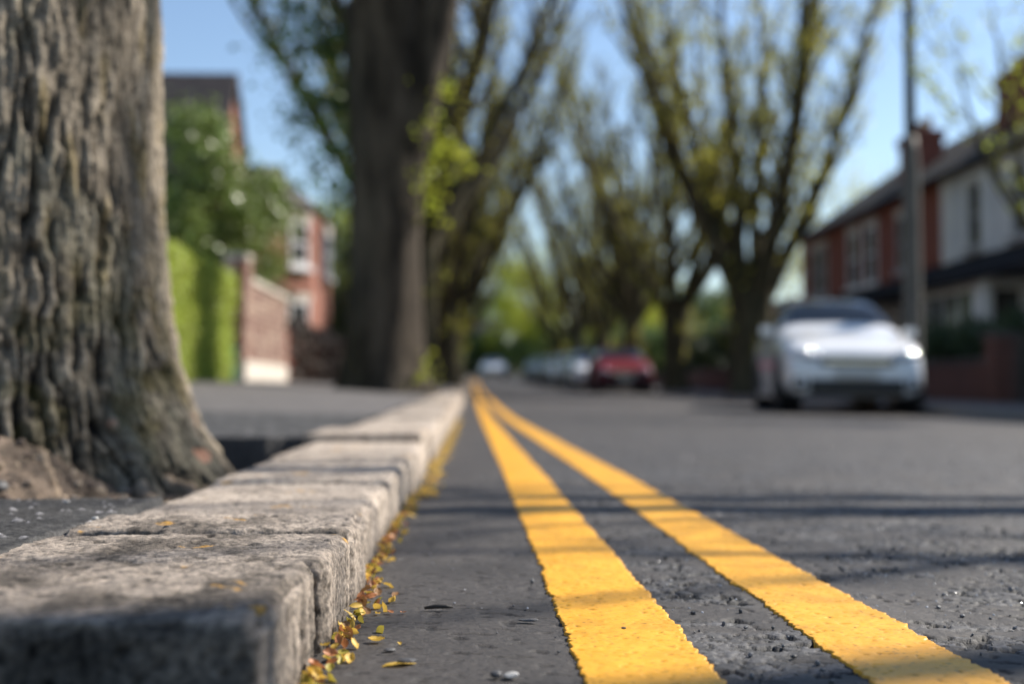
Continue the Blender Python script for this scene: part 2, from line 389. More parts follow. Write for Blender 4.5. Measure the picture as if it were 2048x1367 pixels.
# ------------------------------------------------------------------ double yellow lines
def yellow_line(x0, x1, label, seed):
    ys1 = axis_steps([(.45, .70, .008, .003), (.70, 1.6, .0018, .0026), (1.6, 3, .004, .012), (3, 8, .03, .15), (8, 75, .4, 2.0)])
    n = 56
    t = np.linspace(0, 1, n); t = .5 - .5 * np.cos(np.pi * t) * (1 - .25 * np.sin(np.pi * t))  # denser at the edges
    T, Yv = np.meshgrid(t, ys1)[0], np.meshgrid(t, ys1)[1]
    def rag(y, s):
        near = 1 - sstep(3, 6, y)
        return (.0026 * noise(y*24, s) + .0022 * noise(y*90, s+3) + .0024 * noise(y*230, s+7) + .0015 * noise(y*480, s+9)) * near * (1 + .5 * sstep(0, .5, noise(y*12, s + 5)))
    lo = x0 + rag(ys1, seed + .5); hi = x1 + rag(ys1, seed + 20.5)
    X = lo[:, None] + (hi - lo)[:, None] * T
    near = 1 - sstep(3.5, 6, Yv)
    hd, _ = road_detail(X.ravel(), Yv.ravel()); hd = hd.reshape(X.shape)
    low = .0013 * fbm(X * 5, Yv * 5, 2.2, 3)
    dtl = np.maximum(hd - low, -.0004)
    z = road_h(X, Yv) + low + .0023 + .45 * dtl + .0004 * near * noise(X*70, Yv*70, 2) + .00022 * near * noise(X*260, Yv*260, 2)
    z = z - .0012 * near * sstep(.45, .6, noise(X*150, Yv*150, 8))
    z = np.maximum(z, road_h(X, Yv) + hd + .0006)
    z = np.where(Yv > 5, road_h(X, Yv) + low + .004, z)
    z[:, 1] -= .0004; z[:, -2] -= .0004
    z[:, 0] -= .008; z[:, -1] -= .008
    X[:, 0] += .0004; X[:, -1] -= .0004
    wear = sstep(.42, .62, noise(X*150, Yv*150, 8)) * near
    dirt = sstep(.0, .6, fbm(X*14, Yv*14, 3, 4)) * .16 + sstep(.0,.5, noise(X*420, Yv*420, 3)) * .10 * near + sstep(.50, .56, noise(X*210, Yv*210, 6)) * .5 * near
    c = np.ones(X.shape + (3,)) * (1 - wear * .45 - dirt)[..., None]
    edge_d = np.minimum(T, 1 - T)
    c = c * (1 - .25 * (1 - sstep(0, .03, edge_d)) * sstep(-.1, .4, noise(X*90, Yv*90, 1)))[..., None]
    o = link("yellow_line", np_mesh("yellow_line", np.stack([X.ravel(), Yv.ravel(), z.ravel()], -1), grid_faces(len(ys1), n), M['yellow'], c.reshape(-1, 3)))
    tag(o, label, "road marking", "double yellow lines painted along the gutter")
yellow_line(.078, .176, "painted yellow line nearer the kerb, left of the double pair", 1)
yellow_line(.279, .378, "painted yellow line farther from the kerb, right of the double pair", 40)

# ================================================================== KERB
kerb = empty("kerb", (0, 0, 0), kind='structure')
def kerb_stone(y0, y1, xl, xr, top, seed, res, rad=.016, lean=0.0, near=True):
    """rounded block with worn, pitted faces, as one object"""
    zb = -.12; w, l, hh = xr - xl, y1 - y0, top - zb
    cx, cy, cz = (xl + xr) / 2, (y0 + y1) / 2, (top + zb) / 2
    V = []; F = []; n0 = 0
    def face(o, u, v, nu, nv):
        nonlocal n0
        a, b = np.meshgrid(np.linspace(-1, 1, nu), np.linspace(-1, 1, nv), indexing='ij')
        P = np.array(o)[None, None] + a[..., None] * np.array(u) + b[..., None] * np.array(v)
        V.append(P.reshape(-1, 3)); F.append(grid_faces(nu, nv) + n0); n0 += nu * nv
    hx, hy, hz = w/2, l/2, hh/2
    nx, ny, nz = max(3, int(w/res)), max(3, int(l/res)), max(3, int(hh/res))
    face((0,0,hz), (hx,0,0), (0,hy,0), nx, ny)
    face((hx,0,0), (0,hy,0), (0,0,hz), ny, nz)
    face((0,-hy,0), (hx,0,0), (0,0,hz), nx, nz)
    face((0,hy,0), (0,0,hz), (hx,0,0), max(3, nz//2), max(3, nx//2))
    face((-hx,0,0), (0,0,hz), (0,hy,0), max(3, nz//2), max(3, ny//2))
    V = np.concatenate(V); F = np.concatenate(F)
    # round the corners
    H = np.array([hx, hy, hz]); q = np.clip(V, -(H - rad), H - rad); d = V - q
    ln = np.linalg.norm(d, axis=1); k = ln > 1e-9
    N = np.zeros_like(V); N[k] = d[k] / ln[k][:, None]
    V = q + N * rad
    W = V + np.array([cx, cy, cz])
    x, y, z = W.T
    s = seed * 3.1
    up = N[:, 2]
    disp = .0018 * fbm(x*7+s, y*7, z*7, 3) + .0011 * noise(x*38+s, y*38, z*38) + .0011 * noise(x*120+s, y*120, z*120) + .0007 * noise(x*260+s, y*260, z*260)
    pit = noise(x*75+s, y*75, z*75, ) 
    disp = disp - .0020 * sstep(.36, .55, pit)
    side = sstep(.3, .8, np.abs(N[:, 0]) + np.abs(N[:, 1]))
    disp = disp + side * (.0022 * noise(x*24+s, y*26, z*5) - .0024 * sstep(.1, .5, noise(x*30+s, y*42, z*7+4)))   # tooled, streaky faces
    # knocked arris
    arr = (np.minimum(np.abs(N[:, 0]), np.abs(up)) > .15)
    disp = disp - arr * .0042 * sstep(.05, .5, noise(x*12+s, y*26, z*12))
    W = W + N * disp[:, None]
    W[:, 2] += lean * (W[:, 0] - cx)
    v = .30 + .11 * sstep(1.0, 1.7, y) + .035 * fbm(x*9+s, y*9, z*9, 4) + .055 * noise(x*90, y*90, z*90) + .075 * noise(x*230, y*230, z*230) + (seed % 3 - 1) * .012
    nearest = sstep(1.5, 1.0, y)
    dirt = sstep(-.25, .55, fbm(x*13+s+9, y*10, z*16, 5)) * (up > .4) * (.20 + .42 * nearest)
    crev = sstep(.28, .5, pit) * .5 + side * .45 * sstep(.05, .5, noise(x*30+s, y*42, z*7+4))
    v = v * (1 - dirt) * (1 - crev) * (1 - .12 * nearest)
    c = np.stack([v * 1.12, v * .97, v * .82], -1)
    blk = sstep(.30, .5, fbm(x*48+5, y*34+s, z*40, 4)) * (up > .5)
    c = c * (1 - .35 * blk)[:, None]
    lich = sstep(.50, .56, noise(x*22+s, y*22, z*22+3)) * sstep(.1, .3, noise(x*70, y*70, z*70)) * (up > .3)
    c = c * (1 - lich[:, None]) + lich[:, None] * np.array([.42, .24, .06])
    if seed == 0:                                               # shade of the end face painted into its colour, beside the sunk stone
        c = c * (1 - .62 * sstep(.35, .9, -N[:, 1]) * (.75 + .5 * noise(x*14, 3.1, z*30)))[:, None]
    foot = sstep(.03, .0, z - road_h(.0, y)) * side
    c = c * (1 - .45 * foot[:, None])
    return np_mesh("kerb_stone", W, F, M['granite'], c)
edges = [.675, .925, 1.115, 1.27, 1.78, 2.30, 2.98, 3.40, 4.1]
while edges[-1] < 75: edges.append(edges[-1] + (.70 if edges[-1] < 12 else .915))
krand = random.Random(4)
jog = {0: -.004, 1: .002, 2: .004, 3: -.006, 4: -.004, 5: .002, 6: -.006}
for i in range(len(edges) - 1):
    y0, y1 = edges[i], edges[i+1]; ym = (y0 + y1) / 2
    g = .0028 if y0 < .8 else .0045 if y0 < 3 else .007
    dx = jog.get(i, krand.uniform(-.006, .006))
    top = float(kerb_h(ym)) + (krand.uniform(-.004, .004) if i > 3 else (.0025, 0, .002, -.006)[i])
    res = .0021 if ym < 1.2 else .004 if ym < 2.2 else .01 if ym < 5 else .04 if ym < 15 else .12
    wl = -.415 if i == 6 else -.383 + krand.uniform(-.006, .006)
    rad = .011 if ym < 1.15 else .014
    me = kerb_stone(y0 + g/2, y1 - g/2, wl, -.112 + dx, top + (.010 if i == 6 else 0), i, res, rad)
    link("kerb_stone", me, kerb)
link("kerb_stone", kerb_stone(.20, .66, -.383, -.118, .022, 91, .006), kerb)
link("kerb_stone", kerb_stone(-.4, .19, -.383, -.118, .022, 92, .02), kerb)
MB().box(-.372, -.128, -.35, 70, -.115, .035).build("mortar_bed", M['joint_dirt'], kerb)

# right-hand kerb and pavement
rk = empty("right_kerb", (0, 0, 0), kind='structure')
m0 = MB().box(0, .14, 0, .905, -.15, .11).mesh("kerb_stone", M['granite'], bevel=.015)
a_ = m0.color_attributes.new("Col", 'FLOAT_COLOR', 'POINT'); a_.data.foreach_set("color", [.26,.24,.22,1]*len(m0.vertices))
for k in range(75):
    y = 3 + k * .915
    link("kerb_stone", m0, rk, (5.70 + krand.uniform(-.004,.004), y, float(road_h(5.7, y)) ))
strip("right_pavement", 5.83, 7.8, [-10, 3, 8, 12, 16, 20, 26, 32, 37, 48, 60, 80, 100, 300], rpave_h, M['pavement'], 3, .003)

# ================================================================== LEFT PAVEMENT with tree pit (X -1.9..-.38, Y 1.5..3.1)
def pave_patch(x0, x1, y0, y1, res, thick_sides, seed=0):
    nx, ny = int((x1-x0)/res)+2, int((y1-y0)/res)+2
    xa, ya = np.linspace(x0, x1, nx), np.linspace(y0, y1, ny)
    Yg, Xg = np.meshgrid(ya, xa, indexing='ij')
    z = pave_h(Xg, Yg) + .0012 * fbm(Xg*20, Yg*20, seed, 3)
    d1, d2, idv, ox, oy = worley(Xg/.008, Yg/.008, 5)
    z = z + np.where(idv > .5, .0012, -.0004) * sstep(.5, .2, d1)
    sel = (idv > .965) & (d1 < .30)
    z = z + sel * .0015
    # ragged, broken edge along the pit and where it meets the kerb
    Xj, Yj = Xg.copy(), Yg.copy()
    for side in thick_sides:
        if side == 'N':
            Yj[-1, :] += .010 * fbm(xa*14, 3.3, 0, 3) ; Yj[-2, :] = Yj[-1, :] - .004; z[-1, :] -= .16; z[-2, :] -= .002
        if side == 'S':
            Yj[0, :] += .02 * fbm(xa*9, 5.3, 0, 3); Yj[1, :] = Yj[0, :] + .006; z[0, :] -= .18; z[1, :] -= .003
        if side == 'E':
            jit = .010 * fbm(ya*22, 2.2, 0, 3) + .006; Xj[:, -4:] += jit[:, None] * np.array([.25, .5, .75, 1]); z[:, -4:] += np.array([.001, .0015, .0005, -.012])
    v = .055 + .018 * fbm(Xg*12, Yg*12, 3, 3) + .05 * np.where(idv > .8, idv - .8, 0)
    c = np.stack([v, v*.97, v*.95], -1); c[sel] = (.30, .29, .30)
    return tag(link("left_pavement", np_mesh("left_pavement", np.stack([Xj.ravel(), Yj.ravel(), z.ravel()], -1), grid_faces(ny, nx), M['pavement_near'], c.reshape(-1, 3))), kind='structure')
pave_patch(-1.25, -.378, .60, 1.475, .0035, 'NE')
pave_patch(-2.0, -.386, 3.12, 5.0, .012, 'S')
strip("left_pavement", -2.6, -.386, [5.0, 6, 8, 10, 12, 14, 17, 20, 26, 32, 37, 48, 60, 80, 100, 300], lambda X, Y: pave_h(X, Y), M['pavement'], 8, .002)
strip("left_pavement", -2.6, -2.0, [1.0, 2, 3.12, 5.0], lambda X, Y: pave_h(X, Y), M['pavement'], 2, .002)
strip("left_pavement", -2.6, -1.25, [-8, 0, .6, 1.475], lambda X, Y: pave_h(X, Y), M['pavement'], 3, .002)
strip("left_pavement", -1.25, -.386, [-8, 0, .6], lambda X, Y: pave_h(X, Y), M['pavement'], 2, .002)

# soil in the tree pit
TX, TY, TR = -.945, 2.22, .36
xa, ya = np.linspace(-2.0, -.36, 330), np.linspace(1.44, 3.16, 330)
Yg, Xg = np.meshgrid(ya, xa, indexing='ij')
dT = np.hypot(Xg - TX, Yg - TY)
mound = .105 * np.exp(-np.clip(dT - .36, 0, 9) / .28) * sstep(-.48, -.72, Xg) * sstep(2.9, 2.3, Yg)
z = .018 + mound + .012 * fbm(Xg*9, Yg*9, 0, 4) + .010 * np.abs(noise(Xg*40, Yg*40, 1)) + .010 * np.abs(noise(Xg*85, Yg*85, 3)) + .006 * noise(Xg*120, Yg*120, 3) - .05 * sstep(-.9, -.5, Xg) * sstep(2.25, 2.7, Yg)
rt = .020 * sstep(.35, .0, np.abs(noise(Xg*5 + .6*noise(Xg*3,Yg*3), Yg*9, 5))) * sstep(-.55, -.75, Xg)
z = np.minimum(z + rt, np.where(Xg > -.40, .05, 9))
v = .085 + .07 * fbm(Xg*12, Yg*12, 5, 4) + rt * 5
v = v * np.where(Yg > 2.4, .35, 1)  # shade of the hollow put into the soil colour at the back of the pit
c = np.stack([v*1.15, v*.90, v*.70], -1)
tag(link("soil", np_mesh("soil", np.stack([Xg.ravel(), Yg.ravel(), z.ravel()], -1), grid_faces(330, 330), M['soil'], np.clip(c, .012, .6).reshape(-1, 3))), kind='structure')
SZ, SXA, SYA = z.copy(), xa.copy(), ya.copy()
def soil_z(x, y):
    return float(SZ[np.argmin(abs(SYA - y)), np.argmin(abs(SXA - x))])

# ================================================================== TREES
def smooth_curve(P0, d0, d1, length, n, wob, rg):
    """polyline starting at P0, direction turning from d0 to d1"""
    P = [np.array(P0, float)]; d0 = np.array(d0, float); d1 = np.array(d1, float)
    for k in range(n):
        t = (k + .5) / n; d = d0 * (1 - t) + d1 * t + rg.normal(0, wob, 3); d /= np.linalg.norm(d)
        P.append(P[-1] + d * length / n)
    return np.array(P)
class Acc:
    def __init__(s): s.V = []; s.F = []; s.n = 0
    def tube(s, P, r, seg):
        V, F = tube_np(P, r, seg); s.V.append(V); s.F.append(F + s.n); s.n += len(V)
    def mesh(s, name, m, smooth=True): return np_mesh(name, np.concatenate(s.V), np.concatenate(s.F), m, smooth=smooth)
def leaves_mesh(name, C, size, m, rg, spread=.06, droop=.3):
    """folded leaf-sized faces around the points C"""
    C = np.asarray(C); n = len(C)
    C = C + rg.normal(0, spread, C.shape)
    d = rg.normal(size=(n, 3)); d[:, 2] -= droop; d /= np.linalg.norm(d, axis=1)[:, None]
    s_ = np.cross(d, rg.normal(size=(n, 3))); s_ /= np.linalg.norm(s_, axis=1)[:, None] + 1e-9
    up = np.cross(d, s_)
    L = (size * rg.uniform(.6, 1.25, n))[:, None]
    V = np.stack([C, C + d*L*.5 + s_*L*.32 + up*L*.08, C + d*L, C + d*L*.5 - s_*L*.32 + up*L*.08], 1).reshape(-1, 3)
    return np_mesh(name, V, np.arange(4*n).reshape(-1, 4), m, smooth=False)
def gen_tree(seed, r0=.42, hf=2.8, nl=7, top=9.5, spread=.36, flare=.5, leaf='leaf_spring', barkm='bark_far', nsub=9, ntw=7, nleaf=9,
             leafsize=.06, ivy=0, tilt=(0, 0), twigr=1.0, crotch=.16, side_limb=False):
    rg = np.random.default_rng(seed); rr = random.Random(seed)
    # trunk with buttresses and lumps
    nz, na = 60, 56
    zz = np.linspace(-.25, hf, nz); aa = np.linspace(0, 2*np.pi, na, endpoint=False)
    A, Zg = np.meshgrid(aa, zz)
    zc = np.clip(Zg, 0, None)
    r = r0 * (1 + flare * np.exp(-zc / .28) * (.75 + .5 * np.cos(A * 4 + seed)) + crotch * np.exp(-(hf - Zg) / (.35 + 2*(crotch - .16))))
    ca, sa = np.cos(A), np.sin(A)
    r = r * (1 + .06 * noise(ca*1.6+seed, sa*1.6, Zg*1.1)) + .012 * noise(ca*9+seed, sa*9, Zg*2.2)
    cx = tilt[0] * zc / hf; cy = tilt[1] * zc / hf
    Vt = np.stack([r*ca + cx, r*sa + cy, Zg], -1).reshape(-1, 3)
    trunk = np_mesh("trunk", Vt, grid_faces(nz, na, True), M[barkm])
    br = Acc(); tips = []
    off = rr.uniform(0, 6.28)
    for i in range(nl):
        az = off + 2*math.pi*i/nl + rr.uniform(-.3, .3); inner = (i % 3 == 2)
        sp = spread * (rr.uniform(.2, .5) if inner else rr.uniform(.8, 1.2))
        start = np.array([tilt[0] + .45*r0*math.cos(az), tilt[1] + .45*r0*math.sin(az), hf - .30 + rr.uniform(-.15, .1)])
        out = np.array([math.cos(az), math.sin(az), 0])
        L = (top - hf) * rr.uniform(.85, 1.08)
        P = smooth_curve(start, out*sp*1.9 + (0,0,1), out*sp*.45 + (0,0,1), L, 14, .055, rg)
        rb = r0 * rr.uniform(.36, .50) * (7 / nl) ** .4
        rad = rb * (1 - np.linspace(0, 1, 15)) ** .8 + .012
        br.tube(P, rad, 10)
        for k in range(nsub):
            t = .12 + .86 * (k + rr.random()) / nsub; j = min(13, int(t*14)); p = P[j] + (P[j+1]-P[j])*(t*14-j)
            a2 = rr.uniform(0, 6.28); dd = np.array([math.cos(a2)*.60, math.sin(a2)*.60, 0]) + out*.25
            l2 = rr.uniform(.9, 2.2) * (1.15 - .5*t)
            Q = smooth_curve(p, dd + (0,0,.65), dd*.35 + (0,0,1), l2, 7, .10, rg)
            br.tube(Q, np.linspace(.032*(1.3-t)*twigr, .008*twigr, 8), 6)
            for q in range(ntw):
                u = .15 + .85*(q + rr.random())/ntw; jj = min(6, int(u*7)); s0 = Q[jj]
                a3 = rr.uniform(0, 6.28); d3 = np.array([math.cos(a3)*.7, math.sin(a3)*.7, rr.uniform(.1, .9)])
                W = smooth_curve(s0, d3, d3*.6 + (0,0,.5), rr.uniform(.35, .85), 4, .16, rg)
                br.tube(W, np.linspace(.009*twigr, .004*twigr, 5), 3)
                for _ in range(nleaf):
                    w = rr.uniform(.15, 1)*4; w0 = min(3, int(w)); tips.append(W[w0] + (W[w0+1]-W[w0])*(w-w0))
    if side_limb:
        br.tube(smooth_curve((.10, -.10, 2.3), (.20, -.15, 1), (.10, -.1, 1), 3.4, 16, .03, rg), np.linspace(.24, .18, 17), 16)
    for _ in range(ivy):          # leafy shoots sprouting from trunk and fork
        a = rr.uniform(0, 6.28); z0 = hf * rr.uniform(.35, 1.25); base = np.array([math.cos(a)*r0*1.0, math.sin(a)*r0*1.0, z0])
        W = smooth_curve(base, (math.cos(a), math.sin(a), .4), (math.cos(a)*.4, math.sin(a)*.4, 1), rr.uniform(.25, .7), 4, .2, rg)
        br.tube(W, np.linspace(.009, .004, 5), 3)
        for _ in range(14): tips.append(W[rr.randint(1, 4)])
    branches = br.mesh("branches", M[barkm])
    fol = leaves_mesh("foliage", np.array(tips), leafsize, M[leaf], rg)
    return trunk, branches, fol
def place_tree(meshes, loc, rz, label, group=None, name="street_tree", cat="tree", sc=1.0):
    t = empty(name, loc, rz, label, cat, group)
    for n, me in zip(("trunk", "branches", "foliage"), meshes): link(n, me, t)
    t.scale = (sc, sc, sc)
    return t

# -- the near tree: deeply furrowed bark
def hero_trunk():
    na, nz = 620, 640
    zz = np.concatenate([np.linspace(-.12, 1.05, 560), np.linspace(1.06, 3.0, nz - 560)])
    aa = np.linspace(0, 2*np.pi, na, endpoint=False)
    A, Z = np.meshgrid(aa, zz); ca, sa = np.cos(A), np.sin(A)
    zc = np.clip(Z, 0, None)
    flare = .30 * np.exp(-zc/.13) + .16 * np.exp(-zc/.34)
    lob = 1 + .30*np.cos(A*3 - .55) * np.exp(-zc/.3) + .14*np.cos(A*7+1.0)*np.exp(-zc/.2)
    r = TR * (1 + flare * lob) + .010 * noise(ca*1.3, sa*1.3, Z*.9)
    R_ = TR
    px, py = ca * R_, sa * R_
    wx = .017 * noise(px*11+5, py*11, Z*5) + .006 * noise(px*30, py*30, Z*12)
    n1 = noise((px + wx)*27, (py + wx)*27, Z*2.9 + 3) ; n2 = noise((px - wx)*52 + 7, (py + wx)*52, Z*5.5); n3 = noise(px*95, py*95, Z*15)
    n4 = noise((px+wx)*11 + 2, (py+wx)*11, Z*2.6 + 8); n5 = noise((px+wx)*85 + 3, (py-wx)*95, Z*10 + 1); n6 = noise(px*190, py*190, Z*24)
    leftness = sstep(.05, -.75, np.cos(A + .2) * .8 + .3*np.sin(A)) # the side facing away from the kerb carries the deepest furrows
    f1 = 1 - sstep(.0, .20, np.abs(n1 + .25*n5)); f2 = 1 - sstep(.0, .24, np.abs(n2 + .2*n6)); f5 = 1 - sstep(.0, .25, np.abs(n5)); f4 = sstep(.18, .42, -n4)
    low = np.exp(-zc/.22)
    blob = noise(px*34, py*34, Z*24 + 2)
    amp = .42 + 1.05*leftness + .40*low
    depth = amp*(.024*f1*(.45+.8*sstep(-.3,.3,n4)) + .011*f2 + .0065*f5) + .036*f4*(.12+leftness) + low*.012*(1-sstep(-.3,.25,blob))
    ridge = .0045*n3 + .0028*n6 + .0024*noise(px*230, py*230, Z*90) + .006*low*noise(px*60, py*60, Z*55)
    r2 = r - depth + ridge
    V = np.stack([TX + r2*ca, TY + r2*sa, Z], -1)
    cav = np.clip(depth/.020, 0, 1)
    tone = .5 + .5*fbm(px*6, py*6, Z*3, 4)
    base = np.stack([.42 + .05*tone, .355 + .045*tone, .275 + .03*tone], -1) * .88 * (.66 + .35*tone + .35*n3 + .45*n6)[..., None]
    lich = sstep(.12, .40, fbm(px*8+3, py*8, Z*5, 4))[..., None]
    base = base*(1-.22*lich) + .22*lich*np.array([.29,.31,.215])
    och = (sstep(.30, .45, noise(px*26+9, py*26, Z*6)) * sstep(.1, .4, Z))[..., None]
    base = base*(1-.5*och) + .5*och*np.array([.30,.22,.07])
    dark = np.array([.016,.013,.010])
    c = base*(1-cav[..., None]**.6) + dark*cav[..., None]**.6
    ms = (sstep(.08, .35, fbm(px*13+1, py*13, Z*11+5, 4)) * np.clip(1.1 - np.abs(zc-.22)/.26, 0, 1))[..., None]
    c = c*(1-.45*ms) + .45*ms*np.array([.095,.082,.016])
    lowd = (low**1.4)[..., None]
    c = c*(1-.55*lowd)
    red = (sstep(.43, .50, noise(px*17+4, py*17, Z*17+1)) * sstep(.20, .12, zc))[..., None]
    c = c*(1-red*.8) + red*.8*np.array([.42,.22,.145])
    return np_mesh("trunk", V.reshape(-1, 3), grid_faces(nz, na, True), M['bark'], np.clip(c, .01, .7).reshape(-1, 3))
hero = empty("street_tree", (0, 0, 0), 0, "nearest street tree, thick trunk with deeply furrowed grey bark standing in the open soil pit", "tree", "street trees along the kerb")
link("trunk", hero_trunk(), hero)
hm = gen_tree(11, r0=.33, hf=3.0, nl=6, top=9.5, spread=.30, nsub=8, ntw=6, nleaf=6)
for n, me in zip(("branches", "foliage"), hm[1:]): link(n, me, hero, (TX, TY, 0))
# torn patch of pink inner bark on the root flare
mb = MB(); rg = np.random.default_rng(8)
pts = []
for k in range(14):
    a = 2*math.pi*k/14; rr_ = .026*(1 + .3*math.sin(3*a+1) + .15*rg.normal())
    pts.append((rr_*math.cos(a), 0, rr_*math.sin(a)*1.1))
mb.add([(0, -.012, 0)] + pts, [(0, k+1, (k+1) % 14 + 1) for k in range(14)])
M['inner_bark'] = mat('inner_bark', (.50,.24,.17), (.62,.36,.27), 60, .85, .8, 160, .006)

# roots over the soil
roots = [([(-1.15,1.60,.0),(-1.0,1.66,.0),(-.86,1.72,.0),(-.74,1.70,.0),(-.62,1.62,-.006)], .020), ([(-.95,1.86,.02),(-.84,1.74,.0),(-.78,1.60,-.004),(-.76,1.52,-.01)], .012),
         ([(-.70,1.95,.0),(-.62,1.80,-.004),(-.56,1.68,-.008)], .010), ([(-1.0,1.80,.0),(-.96,1.62,.0),(-.90,1.54,-.006)], .013),
         ([(-.55,2.02,.012),(-.49,1.88,.0),(-.455,1.76,-.006)], .013), ([(-.60,2.08,.03),(-.50,2.04,.01),(-.44,2.02,-.006)], .018)]
rootmb = Acc(); rg = np.random.default_rng(5)
for P, r in roots:
    P = np.array(P); t = np.linspace(0, len(P)-1, 24)
    Q = np.stack([np.interp(t, range(len(P)), P[:, k]) for k in range(3)], -1)
    for q in Q: q[2] += soil_z(q[0], q[1]) - .002
    Q[:, 0] += .006*noise(t*1.7, 3.3); Q[:, 2] += .003*noise(t*2.9, 7.3)
    rad = r*np.linspace(1.1, .55, 24)*(1 + .2*noise(t*2.3, 1.2))
    o = Acc(); o.tube(Q, rad, 14); link("root", o.mesh("root", M['root']), hero)
# pebbles in the pit
def pebble_mesh(seed, m, flat=.7, sub=2):
    bm = bmesh.new(); bmesh.ops.create_icosphere(bm, subdivisions=sub, radius=1)
    r = random.Random(seed); pl = [(Vector((r.gauss(0,1), r.gauss(0,1), r.gauss(0,1))).normalized(), r.uniform(.62, .9)) for _ in range(9)]
    for v in bm.verts:
        for n, d in pl:
            e = v.co.dot(n) - d
            if e > 0: v.co -= n * e * .9
        v.co.z *= flat
    me = bpy.data.meshes.new("pebble"); bm.to_mesh(me); bm.free(); me.materials.append(m); return me
pebs = [pebble_mesh(k, M['stone_dark']) for k in range(4)]; pale = [pebble_mesh(k+9, M['stone_pale'], .5) for k in range(3)]
big = link("pebble", pebs[0], None, (-.641, 1.66, soil_z(-.641, 1.66) + .008)); big.scale = (.0125,)*3
tag(big, "largest dark shiny pebble lying on the brown soil and roots by the tree", "pebble")
prand = random.Random(21)
for k in range(46):
    x, y = prand.uniform(-1.15, -.43), prand.uniform(1.52, 2.0)
    if math.hypot(x-TX, y-TY) < .42: continue
    s = prand.uniform(.0028, .0065)
    o = link("pebble", prand.choice(pebs), None, (x, y, soil_z(x, y) + s*.35)); o.scale = (s,)*3; o.rotation_euler = (prand.random(), prand.random(), prand.random()*6)
    tag(o, "small glinting pebble scattered on the soil of the tree pit", "pebble", "small pebbles in the tree pit")
for k in range(30):
    x, y = prand.uniform(-.8, -.42), prand.uniform(2.5, 3.05); s = prand.uniform(.005, .014)
    o = link("clod", prand.choice(pebs), None, (x, y, soil_z(x, y) + s*.3)); o.scale = (s,)*3; o.rotation_euler = (prand.random(), prand.random(), prand.random()*6)
    tag(o, "dark lump of earth in the shaded back of the tree pit", "clod", "lumps of earth in the back of the pit")
chips_pl = [(-.63,1.372,.0045),(-.545,1.30,.004),(-.536,1.31,.003),(-.655,1.12,.0035),(-.50,1.262,.004),(-.572,1.155,.003),(-.575,1.20,.006),(-.565,1.085,.007),(-.72,1.40,.004),(-.47,1.42,.004),(-.61,1.22,.003),(-.67,1.26,.0025),(-.70,1.30,.003)]
for x, y, s in chips_pl:
    o = link("stone_chip", prand.choice(pale), None, (x, y, float(pave_h(x, y)) + s*.25)); o.scale = (s,)*3; o.rotation_euler = (0, 0, prand.random()*6)
    tag(o, "pale flat stone chip lying on the black tarmac patch beside the kerb", "stone chip", "pale chips on the near tarmac patch")
o = link("stone_chip", pebs[1], None, (-.283, 1.135, .0725)); o.scale = (.0035,)*3; tag(o, "small blue grey chip lying alone on the top of the kerb", "stone chip")
o = link("stone_chip", pale[1], None, (-.375, 1.22, .0725)); o.scale = (.004,)*3; tag(o, "small pale chip near the back edge of the kerb top", "stone chip")

Vs, Fs, n0 = [], [], 0
bm = bmesh.new(); bmesh.ops.create_icosphere(bm, subdivisions=1, radius=1); tv0 = np.array([v.co for v in bm.verts]); tf0 = np.array([[v.index for v in f.verts] for f in bm.faces]); bm.free()
for k in range(2600):
    x, y = prand.uniform(-1.5, -.42), prand.uniform(1.50, 2.35); s_ = prand.choice((.0015, .002, .003, .004, .006, .009))*prand.uniform(.7, 1.3)
    q = tv0 * np.array([prand.uniform(.6,1.4), prand.uniform(.6,1.4), prand.uniform(.4,.9)]) * s_
    Vs.append(q @ np.array(Matrix.Rotation(prand.random()*6, 3, 'Z')).T + np.array([x, y, soil_z(x, y) + s_*.3])); Fs.append(tf0 + n0); n0 += len(tv0)
tag(link("soil_crumbs", np_mesh("soil_crumbs", np.concatenate(Vs), np.concatenate(Fs), M['crumb'], smooth=False)), kind='stuff')
# ------------------------------------------------------------------ fallen husks in the gutter
def husk_mesh(seed, m, long=1.0):
    r = random.Random(seed); nu, nv = 7, 6; V = []
    bend = r.uniform(-.5, .9); cup = r.uniform(.5, 1.1)
    for i in range(nu):
        u = i/(nu-1); w = (math.sin(math.pi*min(1, u*.93+.07))**.75)*.36/long**.5
        for j in range(nv):
            v = (j/(nv-1))*2-1; a = v*cup
            V.append(((u-.5)*long + .02*r.gauss(0,1), w*math.sin(a)/max(.5, cup)*1.15, w*(1-math.cos(a))*1.1 + bend*(u-.5)**2*.8 + .025*r.gauss(0,1)))
    return np_mesh("bud_husk", V, grid_faces(nu, nv), M[m])
HK = {'husk_yellow': [husk_mesh(k, 'husk_yellow') for k in range(4)] + [husk_mesh(31, 'husk_yellow', 1.5)], 'husk_red': [husk_mesh(k+5, 'husk_red') for k in range(4)],
      'husk_green': [husk_mesh(k+11, 'husk_green') for k in range(3)], 'husk_brown': [husk_mesh(k+15, 'husk_brown') for k in range(3)]}
HL = {'husk_yellow': "yellow fallen bud husk in the litter at the foot of the kerb", 'husk_red': "reddish pink fallen bud husk in the litter at the foot of the kerb",
      'husk_green': "olive green fallen bud husk in the litter at the foot of the kerb", 'husk_brown': "brown curled fallen bud husk in the litter at the foot of the kerb"}
hr = random.Random(77)
def gutter_pos(y):
    i = next((k for k in range(len(edges)-1) if edges[k] <= y < edges[k+1]), 0)
    base = -.110 + jog.get(i, 0)
    wd = .013 + .006*math.sin(y*23) + .004*math.sin(y*71+1)
    if 1.0 < y < 1.12: wd += .006
    x = base + .003 + abs(hr.gauss(0, .62))*wd
    return x, max(0, 1 - (x - base)/.02)
